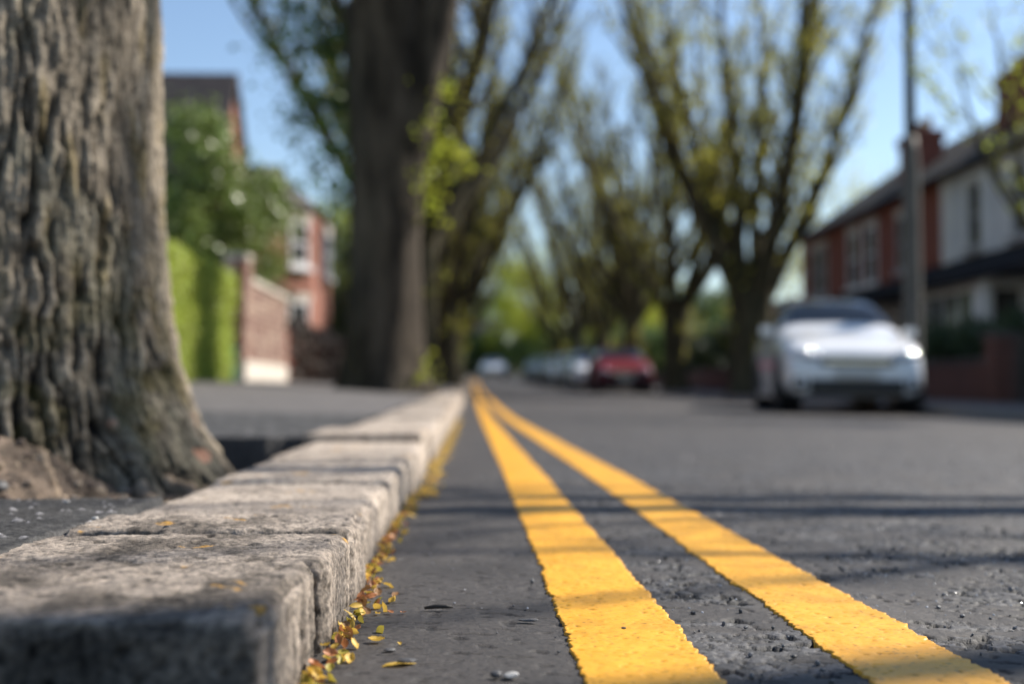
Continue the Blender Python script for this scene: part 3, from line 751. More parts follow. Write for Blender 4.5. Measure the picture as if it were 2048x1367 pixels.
def drop_husk(y, kind, s, parent=None, x=None, z=None, rz=None, flat=False):
    xx, pile = gutter_pos(y)
    if x is not None: xx, pile = x, 0
    zz = float(road_h(xx, y)) + .0018 + (pile * hr.random() * .010)
    o = link("bud_husk", hr.choice(HK[kind]), None, (xx, y, z or zz)); o.scale = (s,)*3
    k = .15 if flat else .65
    o.rotation_euler = (hr.gauss(0, k), hr.gauss(0, k), hr.random()*6.28 if rz is None else rz)
    return o
kinds = ['husk_yellow']*9 + ['husk_red']*6 + ['husk_green']*5 + ['husk_brown']*5
for k in range(285):
    y = .74 + (k/285.)**1.15*1.55 + hr.uniform(-.02, .02); kd = hr.choice(kinds)
    o = drop_husk(y, kd, hr.uniform(.0075, .0125)); tag(o, HL[kd], "bud husk", HL[kd].replace("fallen bud husk in", "husks in"))
lone = [(-.0525, .885, 'husk_yellow', .013, 0.1, "long yellow husk lying apart on the tar beside the gutter litter, nearest loose one"),
        (-.075, .965, 'husk_yellow', .011, 2.9, "plump yellow husk lying apart on the tar, farther than the long one"),
        (-.060, 1.085, 'husk_red', .006, 1, "orange bud in a short row leading out from the kerb litter"),
        (-.072, 1.087, 'husk_red', .007, 2, "reddish bud in a short row leading out from the kerb litter, second out"),
        (-.083, 1.083, 'husk_yellow', .006, 2, "yellow bud in a short row leading out from the kerb litter, closest in"),
        (-.056, .955, 'husk_yellow', .004, 2, "tiny yellow flake on the tar just right of the plump husk")]
for x, y, kd, s, rz, lb in lone: tag(drop_husk(y, kd, s*1.25, None, x, None, rz, True), lb, "bud husk")
# the rest of the litter, farther along, as one mass
Vs, Fs, n0 = [], [], 0
src = HK['husk_yellow'][0]; sv = np.array([v.co for v in src.vertices]); sf = np.array([p.vertices for p in src.polygons])
for k in range(900):
    y = 2.25 + hr.random()**1.3*7; x, pile = gutter_pos(y); x += hr.random()*.03
    e = Matrix.Rotation(hr.random()*6.28, 3, 'Z') @ Matrix.Rotation(hr.gauss(0,.6), 3, 'X')
    Vv = sv @ np.array(e).T * hr.uniform(.007, .012) + np.array([x, y, float(road_h(x, y)) + .004 + pile*.006*hr.random()])
    Vs.append(Vv); Fs.append(sf + n0); n0 += len(sv)
tag(link("husk_litter", np_mesh("husk_litter", np.concatenate(Vs), np.concatenate(Fs), M['husk_yellow'])), kind='stuff')
# small things on the tar
mb = MB().tube([(0,0,0),(.010,.001,.0012),(.019,-.001,.0015),(.026,.001,.0005)], [.0012,.0021,.0019,.0009], 8)
tag(mb.build("twig", M['dark_wood'], None, smooth=True, loc=(-.042, 1.10, .003)), "short dark twig lying across the smooth tar strip", "twig")
tag(link("stone_chip", pale[0], None, (.028, .842, .003)), "pale white chip at the bottom edge just left of the nearer yellow line", "stone chip").scale = (.006, .006, .004)
tag(link("stone_chip", pebs[2], None, (.018, .843, .003)), "dark chip beside the pale white one on the tar", "stone chip").scale = (.005, .005, .004)
tag(link("stone_chip", pebs[3], None, (.050, 1.045, .002)), "flat silvery chip on the tar close to the nearer yellow line", "stone chip").scale = (.0095, .004, .002)
tag(link("stone_chip", pebs[0], None, (-.062, .93, .002)), "small dark crumb of tar next to the gutter litter", "stone chip").scale = (.005, .0038, .0022)
tag(link("stone_chip", pebs[2], None, (-.046, .89, .002)), "dark grey chip just behind the long yellow husk", "stone chip").scale = (.0085, .005, .0034)
tag(link("stone_chip", pebs[1], None, (.1255, .99, .0055)), "small black grain sitting on the nearer yellow line", "stone chip").scale = (.0022, .0018, .0015)
# loose grit over the coarse asphalt: one mass
cr = random.Random(5); tmpl = [np.array([v.co for v in pebs[0].vertices]), np.array([p.vertices for p in pebs[0].polygons])]
bm = bmesh.new(); bmesh.ops.create_icosphere(bm, subdivisions=1, radius=1); tv = np.array([v.co for v in bm.verts]); tf = np.array([[v.index for v in f.verts] for f in bm.faces]); bm.free()
Vs, Fs, n0 = [], [], 0
for k in range(1500):
    y = .8 + cr.random()**1.6*5.5; x = .0 + cr.random()*(.5 + y*.48)
    if (.07 < x < .185 or .27 < x < .388): continue
    if x < .07 and cr.random() < .8: continue
    s = cr.uniform(.0008, .0026) * (1 + .12*y)
    e = np.array(Matrix.Rotation(cr.random()*6, 3, 'Z') @ Matrix.Rotation(cr.random()*3, 3, 'X'))
    V_ = (tv * np.array([cr.uniform(.7,1.3), cr.uniform(.7,1.3), cr.uniform(.4,.8)])) @ e.T * s
    Vs.append(V_ + np.array([x, y, float(road_h(x, y)) + s*.5 + .0008])); Fs.append(tf + n0); n0 += len(tv)
tag(link("grit", np_mesh("grit", np.concatenate(Vs), np.concatenate(Fs), M['chip'], smooth=False)), kind='stuff')

M['quartz'] = mat('quartz', (.45,.45,.47), rough=.22, spec=1.0, coat=1.0)
Vs, Fs, n0 = [], [], 0
for k in range(3200):
    y = 1.1 + cr.random()**1.3*5.5; x = -.05 + cr.random()*(.6 + y*.5)
    if (.07 < x < .185 or .27 < x < .388) or (x < .07 and cr.random() < .85): continue
    s = cr.uniform(.0006, .0015) * (1 + .10*y)
    e = np.array(Matrix.Rotation(cr.random()*6, 3, 'Z') @ Matrix.Rotation(cr.random()*3, 3, 'X'))
    Vs.append((tv * np.array([1.1, .8, .6])) @ e.T * s + np.array([x, y, float(road_h(x, y)) + .0012])); Fs.append(tf + n0); n0 += len(tv)
tag(link("quartz_grit", np_mesh("quartz_grit", np.concatenate(Vs), np.concatenate(Fs), M['quartz'], smooth=False)), kind='stuff')

# ------------------------------------------------------------------ the avenue
GRP = "street trees along the kerb"
T2 = gen_tree(2, r0=.36, hf=3.9, nl=5, top=9.5, crotch=.22, side_limb=True, spread=.14, flare=.50, leaf='leaf_bright', ivy=0, nsub=9, ntw=6, nleaf=7, barkm='bark_dark', leafsize=.07)
TA = gen_tree(3, r0=.38, hf=2.6, nl=10, top=11.5, spread=.38, ivy=26, barkm='bark_green', twigr=1.6, nsub=14, ntw=8, nleaf=6, leafsize=.09)
TB = gen_tree(14, r0=.46, hf=2.35, nl=12, top=12, spread=.36, ivy=30, barkm='bark_green', twigr=1.8, nsub=13, ntw=7, nleaf=8, leafsize=.12)
TC = gen_tree(25, r0=.36, hf=2.9, nl=12, top=13, spread=.42, ivy=14, barkm='bark_green', twigr=2.4, nsub=17, ntw=8, nleaf=4, leafsize=.085)
t2 = place_tree(T2, (-.86, 12.0, float(kerb_h(12)) - .03), .6, "dark thick trunk with sun patches, second street tree along the left kerb", GRP)
# leafy shoots on the second tree
rg = np.random.default_rng(61); tips = []; ac = Acc()
for (bx, bz, n) in [(.42,2.7,9),(.40,2.2,8),(.62,2.45,9),(.50,1.95,7),(.72,2.3,5),(.38,.30,6),(.55,3.0,6)]:
    W = smooth_curve((.25, -.15, bz-.35), (.5,-.1,.4), (bx, -.1, .5), .45, 5, .15, rg); ac = Acc(); ac.tube(W, np.linspace(.012,.004,6), 4)
    link("shoot", ac.mesh("shoot", M['bark_green']), t2).rotation_euler = (0, 0, -.6)
    for _ in range(n*6): tips.append(np.array([bx, -.2, bz]) + rg.normal(0, .10, 3))
for n, me in (("shoot_leaves", leaves_mesh("shoot_leaves", np.array(tips), .075, M['leaf_bright'], rg, .02)),):
    o = link(n, me, t2); o.rotation_euler = (0, 0, -.6)
def kb(y): return float(kerb_h(y)) - .05
place_tree(TC, (-1.0, 22, kb(22)), 1.0, "third street tree along the left kerb, dark trunk just behind the second", GRP)
place_tree(TA, (-.75, 35, kb(35)), 2.0, "fourth street tree along the left kerb with paler sunlit trunk", GRP)
place_tree(TC, (-.85, 43, kb(43)), 3.1, "fifth street tree along the left kerb, slender with distance", GRP)
place_tree(TA, (-.9, 55, kb(55)), 4.0, "sixth street tree along the left kerb, far away", GRP)
place_tree(TB, (-.9, 70, kb(70)), 5.0, "seventh street tree along the left kerb, farthest of its row", GRP)
RG = "street trees along the right pavement"
place_tree(gen_tree(41, r0=.20, hf=2.5, nl=9, top=8.4, spread=.48, nsub=9, ntw=4, nleaf=4, twigr=1.0, leaf='leaf_bright', leafsize=.06), (6.5, 3.3, 0.05), 3.3, "added unseen near tree on the right pavement, out of view, placed to cast branch shadows on the near road", RG)  # unseen tree, set here for its branch shadows across the near road
place_tree(TB, (6.35, 27, .12), .9, "big many-limbed tree beside the pale car, largest on the right", RG)
place_tree(TA, (6.25, 36.5, .20), 1.4, "second tree on the right pavement, slimmer trunk left of the big one", RG)
place_tree(TC, (6.2, 46, .33), .3, "third tree on the right pavement behind the red car", RG)
place_tree(TA, (6.2, 57, .52), 2.2, "fourth tree on the right pavement, dark trunk above the parked row", RG, sc=1.0)
place_tree(TC, (6.2, 70, .75), 5.2, "fifth tree on the right pavement in the far haze of twigs", RG)
place_tree(TA, (6.2, 86, 1.0), 4.4, "farthest tree on the right pavement", RG)
YT = gen_tree(77, r0=.05, hf=1.7, nl=5, top=4.1, spread=.42, flare=.2, nsub=5, ntw=5, nleaf=9, leaf='leaf_bright', leafsize=.075, barkm='bark_green', twigr=.6)
place_tree(YT, (6.02, 12.1, .05), .3, "slender young tree whose leaves show at the right edge of the picture", RG)
# leafy trees closing the street and behind gardens
def bushy(seed, r, h, leaf, n, leafsize, zc=None, trunk_h=1.0, tr=.12, squash=1.0):
    rg = np.random.default_rng(seed); rr = random.Random(seed)
    ac = Acc(); ac.tube(smooth_curve((0,0,-.2), (0,0,1), (.05,.05,1), h*.75, 8, .04, rg), np.linspace(tr, tr*.3, 9), 10)
    cl = []
    for k in range(int(26 + r*8)):
        d = rg.normal(size=3); d /= np.linalg.norm(d); q = d * rr.uniform(.45, 1.0) * np.array([r, r, (h - trunk_h)/2*squash]) + np.array([0, 0, (h + trunk_h)/2])
        ac.tube(np.linspace((0,0,trunk_h + (q[2]-trunk_h)*.35), q, 4), np.linspace(tr*.3, .01, 4), 5)
        cl.append((q, rr.uniform(.16, .30) * r))
    C = np.concatenate([q + rg.normal(size=(n, 3)) * s * .62 for q, s in cl])
    return ac.mesh("trunk", M['bark_green']), leaves_mesh("foliage", C, leafsize, M[leaf], rg, .01)
def place_bush(ms, loc, label, cat, name, group=None, sc=1, rz=0):
    t = empty(name, loc, rz, label, cat, group); t.scale = (sc,)*3
    link("trunk", ms[0], t); link("foliage", ms[1], t); return t
BU = bushy(1, 1.0, 3.2, 'leaf_glossy', 620, .085, trunk_h=1.0)
place_bush(BU, (-3.30, 14.6, .28), "large glossy leaved shrub above the clipped hedge on the left", "shrub", "garden_shrub")
BD = bushy(2, 2.3, 5.2, 'leaf_dark', 330, .14, trunk_h=.3)
place_bush(BD, (-3.9, 36.5, .4), "dark evergreen shrub behind the second tree, beside the brick bay", "shrub", "evergreen_shrub")
BM = bushy(3, 4.6, 11.5, 'leaf_mid', 330, .24, trunk_h=1.5, tr=.25)
BS = bushy(4, 4.8, 12.0, 'leaf_bright', 300, .24, trunk_h=1.5, tr=.25)
BN = bushy(6, 2.4, 6.5, 'leaf_spring', 130, .10, trunk_h=1.5, tr=.16)
FG = "leafy trees closing the far end of the street"
for k, (x, y, ms, s) in enumerate([(-5.5, 100, BS, 1.1), (-1, 150, BM, .95), (5.5, 118, BS, 1.0), (14, 105, BM, .95), (-7, 72, BS, .9), (10.2, 78, BS, .62), (11.5, 60, BM, .42), (19, 84, BM, .6)]):
    place_bush(ms, (x, y, float(I(y, RP))), ["yellow green tree left of the far end of the street", "mid green tree in the middle of the far end", "pale spring tree just right of the far end", "rounded green tree far right behind the parked cars",
        "spring green tree behind the left avenue row", "small spring tree behind the row of parked cars", "low dark green tree behind the right garden walls", "mid green tree beyond the end of the brick terrace"][k], "tree", "background_tree", FG, s, k)
place_bush(BN, (15.5, 48, .3), "thin bare spring tree rising behind the brick terrace roof", "tree", "background_tree", None, 1.45)
BKL = ["green shrub over the right garden wall just beyond the big tree trunk", "green shrub over the right garden wall, second of the far row", "green shrub over the right garden wall, third of the far row", "green shrub over the right garden wall, fourth of the far row",
       "green shrub over the right garden wall, fifth of the far row", "green shrub over the right garden wall, sixth of the far row", "green shrub over the right garden wall, seventh of the far row", "green shrub at the far end of the right garden wall",
       "leftmost green shrub across the far end of the street", "green shrub across the far end, just right of the yellow lines", "green shrub across the far end, straight down the carriageway", "green shrub across the far end above the parked row", "rightmost green shrub across the far end of the street",
       "green shrub in the left gardens beyond the brick bay house", "green shrub in the left gardens, second beyond the bay house", "green shrub in the left gardens, third beyond the bay house", "green shrub in the left gardens, fourth beyond the bay house", "green shrub in the left gardens nearest the far end"]
BK = bushy(30, 2.3, 3.4, 'leaf_mid', 260, .17, trunk_h=.3, tr=.1)
for k, (x, y, s) in enumerate([(9.6, 52, .8), (9.8, 57.5, .85), (9.4, 63, .9), (9.8, 69, .9), (9.4, 76, 1.0), (9.8, 83, 1.0), (9.2, 91, 1.2), (8.6, 99, 1.3), (-3.5, 114, 1.2), (.5, 120, 1.2), (3.8, 116, 1.1), (7.5, 122, 1.3), (12, 118, 1.4), (-4.2, 48, .9), (-4.4, 56, 1.0), (-4.2, 64, 1.0), (-4.0, 74, 1.2), (-3.8, 86, 1.3)]):
    place_bush(BK, (x, y, float(I(y, RP)) - .1), BKL[k], "shrub", "garden_shrub", "green shrubs far down the street", s, k*1.3)
# green leafy boughs hanging left of the second trunk
rg = np.random.default_rng(17); ac = Acc(); C = []
for P in ([(.0,0,2.6),(-.35,.2,2.95),(-.75,.3,3.15),(-1.1,.3,3.3)], [(-.1,.1,2.9),(-.3,.3,2.7),(-.6,.3,2.45),(-.8,.3,2.3)], [(-.3,.2,2.95),(-.6,.2,3.0),(-.9,.2,2.9),(-1.0,.2,2.75)], [(0,0,3.2),(-.4,.2,3.5),(-.9,.2,3.6),(-1.3,.2,3.6)], [(-.1,0,2.3),(-.3,.2,2.15),(-.55,.3,1.95)], [(0,0,3.5),(-.5,.2,3.8),(-.9,.3,4.0),(-1.4,.3,4.1)], [(0,0,3.3),(-.3,.2,3.5),(-.6,.3,3.6),(-.8,.3,3.7)]):
    ac.tube(P, np.linspace(.03, .008, len(P)), 6); P = np.array(P)
    t = rg.uniform(.3, len(P)-1, 330); Q = np.stack([np.interp(t, range(len(P)), P[:, k]) for k in range(3)], -1)
    C.append(Q + rg.normal(0, .13, Q.shape))
for n, me in (("bough", ac.mesh("bough", M['bark_far'])), ("bough_leaves", leaves_mesh("bough_leaves", np.concatenate(C), .085, M['leaf_mid'], rg, .02))):
    o = link(n, me, t2); o.rotation_euler = (0, 0, -.6)

# ================================================================== LEFT GARDENS
hedge = empty("hedge", (0, 0, 0), 0, "clipped bright green hedge along the left pavement", "hedge")
pz = lambda y: float(pave_h(-2.5, y))
MB().box(-3.15, -2.52, 4.5, 12.55, .1, pz(12)+1.02).build("branches", M['hedge_core'], hedge)
rg = np.random.default_rng(9); n = 46000
y = rg.uniform(8.6, 12.7, n); face = rg.random(n); top_h = .27 + 1.13
x = np.where(face < .72, -2.50 + .03*rg.normal(size=n), rg.uniform(-3.2, -2.5, n)); zt = rg.uniform(.12, top_h, n)
z_ = np.where(face < .72, zt, top_h + .03*rg.normal(size=n))
endm = face > .93; y = np.where(endm, 12.66 + .04*rg.normal(size=n), y); z_ = np.where(endm, zt, z_)
y = y - np.where(y > 12.2, (1 - (z_ / top_h)) * .35, 0)                        # the end leans out towards its top
x = x + .05*noise(y*1.3, z_*1.6); z_ = z_ + np.where(face < .72, 0, .04*noise(y*1.2, 3.))
link("foliage", leaves_mesh("foliage", np.stack([x, y, z_], -1), .042, M['hedge_leaf'], rg, .012), hedge)
bx = MB(); bx.box(-2.72, -2.48, 12.30, 12.78, .20, .62); bx.box(-2.74, -2.46, 12.28, 12.80, .62, .65)
tag(bx.build("recycling_box", M['green_plastic'], None, bevel=.01), "teal green plastic recycling box at the foot of the hedge end", "recycling box")
gp = empty("garden_gate", (-2.62, 12.70, .25), 0, "dark wooden side gate between hedge and brick wall", "gate")
for k in range(4): MB().box(-.02, .02, k*.15, k*.15 + .14, 0, 1.35).build("board", M['dark_wood'], gp, bevel=.004)
MB().box(-.05, -.02, 0, .6, .3, .4).build("rail", M['dark_wood'], gp); MB().box(-.05, -.02, 0, .6, 1.1, 1.2).build("rail", M['dark_wood'], gp)
def brick_wall(x0, y0, length, courses, z0, label, base_h, cap=True, limit=300):
    w = empty("garden_wall", (x0, y0, z0), 0, label, "wall")
    MB().box(-.20, -.014, .0, length, -.3, base_h + courses*.075).build("core", M['brick_red'] if length < 1 else M['old_mortar'], w)
    MB().box(-.21, .018, -.01, length+.01, -.3, base_h).build("rendered_base", M['render_pale'], w, bevel=.008)
    bs = [MB().box(-.10, 0, .006, .214, .007, .066).mesh("brick", M[q], bevel=.004) for q in ('brick_single', 'brick_single', 'brick_pale', 'brick_dark')]
    n = 0
    for c in range(courses):
        y = -.1125 if c % 2 else 0
        while y < length - .05:
            a = max(y, 0)
            if a + .2 <= length + .12 and n < limit:
                o = link("brick", krand.choice(bs), w, (krand.uniform(-.003,.004), a, base_h + c*.075))
                if y < 0 or a + .22 > length: o.scale = (1, min(.5, (length - a)/.22) if a + .22 > length else .5, 1)
                n += 1
            y += .225
    if cap:
        for k in range(int(length/.3)): MB().box(-.24, .03, k*.3+.004, k*.3+.296, base_h + courses*.075, base_h + courses*.075 + .06).build("coping_stone", M['render_pale'], w, bevel=.008)
    return w
brick_wall(-2.50, 13.32, .45, 15, .27, "tall brick gate pier at the near end of the sunlit garden wall", .26)
brick_wall(-2.52, 13.79, 2.7, 12, .27, "sunlit low brick garden wall with pale base left of the second tree", .26)
rg = np.random.default_rng(33); n = 9000; iy = rg.uniform(16.7, 30, n)
ivy = link("ivy", leaves_mesh("ivy", np.stack([-2.50 + .05*rg.normal(size=n), iy, .2 + 1.0*rg.random(n)], -1), .085, M['leaf_brown'], rg, .02)); tag(ivy, "dark dry ivy covering the garden wall beyond the brick wall", "ivy")
w2 = empty("boundary_wall", (0, 0, 0), 0, "dark shaded garden wall continuing beyond the sunlit brick wall", "wall")
MB().box(-2.74, -2.54, 16.6, 31, .1, 1.05).build("wall", M['brick_house'], w2); MB().box(-2.77, -2.51, 16.6, 31, 1.05, 1.13).build("coping", M['slate'], w2)
place_bush(bushy(12, .55, 1.9, 'leaf_dark', 110, .07, trunk_h=.3, tr=.05), (-3.15, 17.6, .3), "dark climbing shrub above the shaded garden wall", "shrub", "garden_shrub")

# ================================================================== HOUSES
def window(parent, c, w, hgt, n=(1, 0), sashes=2, cols=1, lintel=True, depth=.08, fr='white_paint'):
    """window with frame, panes and sill, its outer face towards n"""
    rz = math.atan2(n[1], n[0])
    f = MB(); t = .07
    f.box(-.03, .05, -w/2, -w/2+t, 0, hgt); f.box(-.03, .05, w/2-t, w/2, 0, hgt); f.box(-.03, .05, -w/2+t, w/2-t, 0, t); f.box(-.03, .05, -w/2+t, w/2-t, hgt-t, hgt)
    for k in range(1, cols): yy = -w/2 + w*k/cols; f.box(-.02, .045, yy-.035, yy+.035, t, hgt-t)
    if sashes == 2: f.box(-.02, .047, -w/2+t, w/2-t, hgt*.5-.03, hgt*.5+.03)
    win = f.build("window", M[fr], parent); win.location = c; win.rotation_euler = (0, 0, rz)
    for k in range(cols):
        for s in range(sashes):
            a = -w/2 + w*k/cols; b = a + w/cols; MB().box(-.005, .01, a+.03, b-.03, hgt*s/sashes+.02, hgt*(s+1)/sashes-.02).build("pane", M['glass'], win)
    MB().box(-.28, -.24, -w/2+.05, w/2-.05, .05, hgt-.05).build("curtain", M['curtain'], win)
    MB().box(-.02, .14, -w/2-.1, w/2+.1, -.12, -.002).build("sill", M[fr], win)
    if lintel: MB().box(-.02, .06, -w/2-.08, w/2+.08, hgt+.002, hgt+.2).build("lintel", M['render_pale'], win)
    return win
def chimney(parent, x, y, z0, z1, w=.9, d=.55, pots=3):
    c = MB(); c.box(x-d/2, x+d/2, y-w/2, y+w/2, z0, z1-.24); c.box(x-d/2-.06, x+d/2+.06, y-w/2-.06, y+w/2+.06, z1-.238, z1)
    c = c.build("chimney", M['brick_house'], parent)
    for k in range(pots): MB().lathe([(.12,0),(.10,.3),(.13,.32),(.13,.36)], (x, y - w/2 + w*(k+.5)/pots, z1), seg=12).build("chimney_pot", M['brick_single'], c, smooth=False)
    return c
def gable_prism(x0, x1, y0, y1, ze, zr, axis='Y', ov=.25, th=.14):
    """pitched roof slabs; ridge runs along AXIS"""
    mb = MB()
    if axis == 'Y':
        xm = (x0+x1)/2; s = (zr-ze)/(xm-x0); y0 -= .1; y1 += .1
        for sg in (-1, 1):
            xe = xm + sg*((x1-x0)/2 + ov); z_e = ze - ov*s
            mb.add([(xe,y0,z_e),(xm,y0,zr),(xm,y0,zr+th),(xe,y0,z_e+th),(xe,y1,z_e),(xm,y1,zr),(xm,y1,zr+th),(xe,y1,z_e+th)],
                   [(0,1,2,3),(4,7,6,5),(0,4,5,1),(3,2,6,7),(0,3,7,4),(1,5,6,2)])
    else:
        ym = (y0+y1)/2; s = (zr-ze)/(ym-y0); x0 -= .12; x1 += .12
        for sg in (-1, 1):
            ye = ym + sg*((y1-y0)/2 + ov); z_e = ze - ov*s
            mb.add([(x0,ye,z_e),(x0,ym,zr),(x0,ym,zr+th),(x0,ye,z_e+th),(x1,ye,z_e),(x1,ym,zr),(x1,ym,zr+th),(x1,ye,z_e+th)],
                   [(0,1,2,3),(4,7,6,5),(0,4,5,1),(3,2,6,7),(0,3,7,4),(1,5,6,2)])
    return mb
# -- left: gable to the street
L1 = empty("brick_house", (0, 0, 0), 0, "gabled red brick house with dark slate roof behind the left shrub", "house")
wl = MB(); g0 = .2
wl.box(-14, -5.0, 23.3, 26.9, g0, 4.4)
wl.add([(-5.0,23.3,4.4),(-5.0,26.9,4.4),(-5.0,25.1,6.68),(-14,23.3,4.4),(-14,26.9,4.4),(-14,25.1,6.68)], [(0,1,2),(3,5,4),(0,2,5,3),(1,4,5,2),(0,3,4,1)])
wall1 = wl.build("wall", M['brick_red'], L1)
gable_prism(-14, -5.0, 23.3, 26.9, 4.44, 6.72, 'X', .2, .12).build("roof", M['slate_brown'], L1)
window(L1, (-4.99, 25.1, 3.6), .9, 1.3); window(L1, (-4.99, 25.1, 1.2), 1.3, 1.5, cols=2)
cw = MB().box(-9, -4.55, 26.95, 32.5, g0, 4.7).build("wing_wall", M['brick_red'], L1)
gable_prism(-9, -4.55, 26.95, 32.5, 4.75, 6.5, 'Y', .2, .12).build("wing_roof", M['slate_brown'], L1)
MB().box(-4.98, -4.15, 22.6, 23.4, .2, 3.3).build("side_wall", M['brick_house'], L1)
# -- left: second house with canted bay
L2 = empty("brick_house", (0, 0, 0), 0, "second red brick house on the left with a sunlit canted bay window", "house")
MB().box(-13, -5.9, 34.0, 40, .3, 5.1).build("wall", M['brick_red'], L2)
gable_prism(-13, -5.9, 34.0, 40, 5.1, 7.0, 'X', .2, .12).build("roof", M['slate'], L2)
def prism(poly, z0, z1):
    n = len(poly); mb = MB(); mb.add([(x, y, z0) for x, y in poly] + [(x, y, z1) for x, y in poly], [tuple(range(n))[::-1], tuple(range(n, 2*n))] + [(k, (k+1) % n, n+(k+1) % n, n+k) for k in range(n)]); return mb
MB().box(-6.4, -4.85, 32.6, 33.9, .3, 4.6).build('side_wall', M['brick_red'], L2)
bay = [(-5.2, 27.8), (-4.54, 27.8), (-3.80, 28.9), (-3.72, 31.6), (-4.6, 32.4), (-5.2, 32.4)]
by = prism(bay, .3, 4.55).build("bay", M['brick_red'], L2)
nb = (1.1/1.326, -.74/1.326)
window(by, (-4.10 + .01*nb[0], 28.454 + .01*nb[1], 3.15), .62, 1.05, nb, 2, 1, True)
window(by, (-4.10 + .01*nb[0], 28.454 + .01*nb[1], 1.0), .7, 1.3, nb, 2, 1, True)
window(by, (-3.70, 30.7, 3.1), 1.1, 1.1, (1, 0), 2, 2)
rb = MB(); ap = (-5.0, 30.7, 5.9); e = [(x + (.12 if x > -5 else 0), y + (-.12 if y < 30 else .12), 4.56) for x, y in bay]
rb.add(e + [ap], [tuple(range(6))[::-1]] + [(k, (k+1) % 6, 6) for k in range(6)]); rb.build("bay_roof", M['slate_brown'], L2)

# -- right: the terrace in shade
RT = empty("terrace_house", (0, 0, 0), 0, "red brick terrace house with slate roof and chimney on the right", "house")
WT = empty("terrace_house", (0, 0, 0), 0, "white rendered terrace house with arched upper windows at the right edge", "house")
FX, EZ = 11.2, 5.28
for (o, y0, y1, mm) in ((RT, 28.0, 40.2, 'brick_house'), (WT, 14.0, 27.97, 'render_white')):
    MB().box(FX, 18, y0, y1, .05, EZ).build("wall", M[mm], o)
    g = MB(); zr = 7.62
    g.add([(FX,y0,EZ),(18,y0,EZ),(14.6,y0,zr),(FX,y1,EZ),(18,y1,EZ),(14.6,y1,zr)], [(0,1,2),(3,5,4),(0,2,5,3),(1,4,5,2),(0,3,4,1)])
    g.build("gable", M['brick_house'], o)
    gable_prism(FX, 18, y0+.1, y1-.1, EZ+.02, zr+.02, 'Y', .3, .12).build("roof", M['slate'], o)
    MB().tube([(FX-.34, y0, EZ-.10), (FX-.34, y1, EZ-.10)], .06, 8).build("gutter", M['black_trim'], o)
chimney(RT, 12.6, 33.0, 5.9, 7.35, 1.5, .7, 4)
chimney(WT, 12.8, 27.1, 5.9, 7.6, 1.4, .7, 4)
for yy in (38.6, 37.6): window(RT, (FX, yy, 3.25), .72, 1.5, (-1, 0), fr='curtain')
MB().box(FX-.65, FX, 36.6, 39.9, .1, 3.0).build("bay", M['brick_house'], RT)
for yy in (34.6, 33.1): window(RT, (FX, yy, 3.2), .95, 1.6, (-1, 0))
window(RT, (FX, 30.6, 3.3), .8, 1.4, (-1, 0), fr='curtain')
def lean_to(o, y0, y1, x_out, z0, z1, m='slate'):
    mb = MB(); mb.add([(FX,y0,z1),(x_out,y0,z0),(FX,y1,z1),(x_out,y1,z0),(FX,y0,z1-.16),(x_out,y0,z0-.16),(FX,y1,z1-.16),(x_out,y1,z0-.16)],
        [(0,1,3,2),(4,6,7,5),(0,4,5,1),(2,3,7,6),(1,5,7,3)]); return mb.build("lean_to_roof", M[m], o)
lean_to(RT, 29.8, 40, 9.9, 2.45, 3.1); lean_to(WT, 14, 28.9, 9.8, 2.50, 3.2)
b2 = MB().box(10.35, FX, 30.4, 33.6, .1, 2.4).build("bay", M['render_pale'], RT); window(b2, (10.35, 32.2, .95), 2.3, 1.3, (-1, 0), 1, 3, False)
window(RT, (FX, 36.8, 1.0), 1.6, 1.3, (-1, 0), 1, 2, False)
for yy in (26.1, 23.9, 21.8):
    w = window(WT, (FX, yy, 3.35), .72, 1.45, (-1, 0), fr='curtain')
    sur = MB()                                                   # projecting white surround with a rounded head
    sur.box(FX-.09, FX-.004, yy-.58, yy-.38, 3.2, 4.85); sur.box(FX-.09, FX-.004, yy+.38, yy+.58, 3.2, 4.85); sur.box(FX-.092, FX-.006, yy-.6, yy+.6, 4.85, 5.0)
    sur.build("window_surround", M['white_paint'], WT)
MB().box(FX-.06, FX-.003, 27.45, 27.95, .2, EZ-.1).build("corner_pilaster", M['white_paint'], WT)
b3 = MB().box(10.2, FX, 23.6, 27.4, .1, 2.45).build("bay", M['render_white'], WT)
window(b3, (10.2, 25.5, .95), 3.2, 1.35, (-1, 0), 1, 4, False)
window(b3, (10.7, 23.6, .95), .7, 1.35, (0, -1), 1, 1, False)
d = MB().box(FX-.06, FX-.01, 21.3, 22.5, .2, 2.3).build("door", M['door_red'], WT); MB().box(FX-.10, FX-.06, 21.42, 21.5, 1.2, 1.3).build("handle", M['chrome'], d)
MB().box(9.95, 10.1, 23.0, 23.15, .1, 2.5).build("porch_post", M['white_paint'], WT)
BR = empty("brick_building", (0, 0, 0), 0, "low distant building with a flat grey roof left of the terrace", "building")
MB().box(13, 19, 48, 56, .2, 3.7).build("wall", M['brick_house'], BR); MB().box(12.8, 19.2, 47.8, 56.2, 3.7, 3.95).build("roof", M['curtain'], BR)
FB = empty("far_building", (0, 0, 0), 0, "pale building with lavender lower front at the far end of the street", "building")
MB().box(.2, 3.6, 128, 136, 1, 6.4).build("wall", M['lavender'], FB); gable_prism(.2, 3.6, 128, 136, 6.4, 8, 'X').build("roof", M['slate'], FB)
for xx in (.9, 1.9, 2.9): window(FB, (xx, 128, 4), .6, 1.2, (0, -1)); 
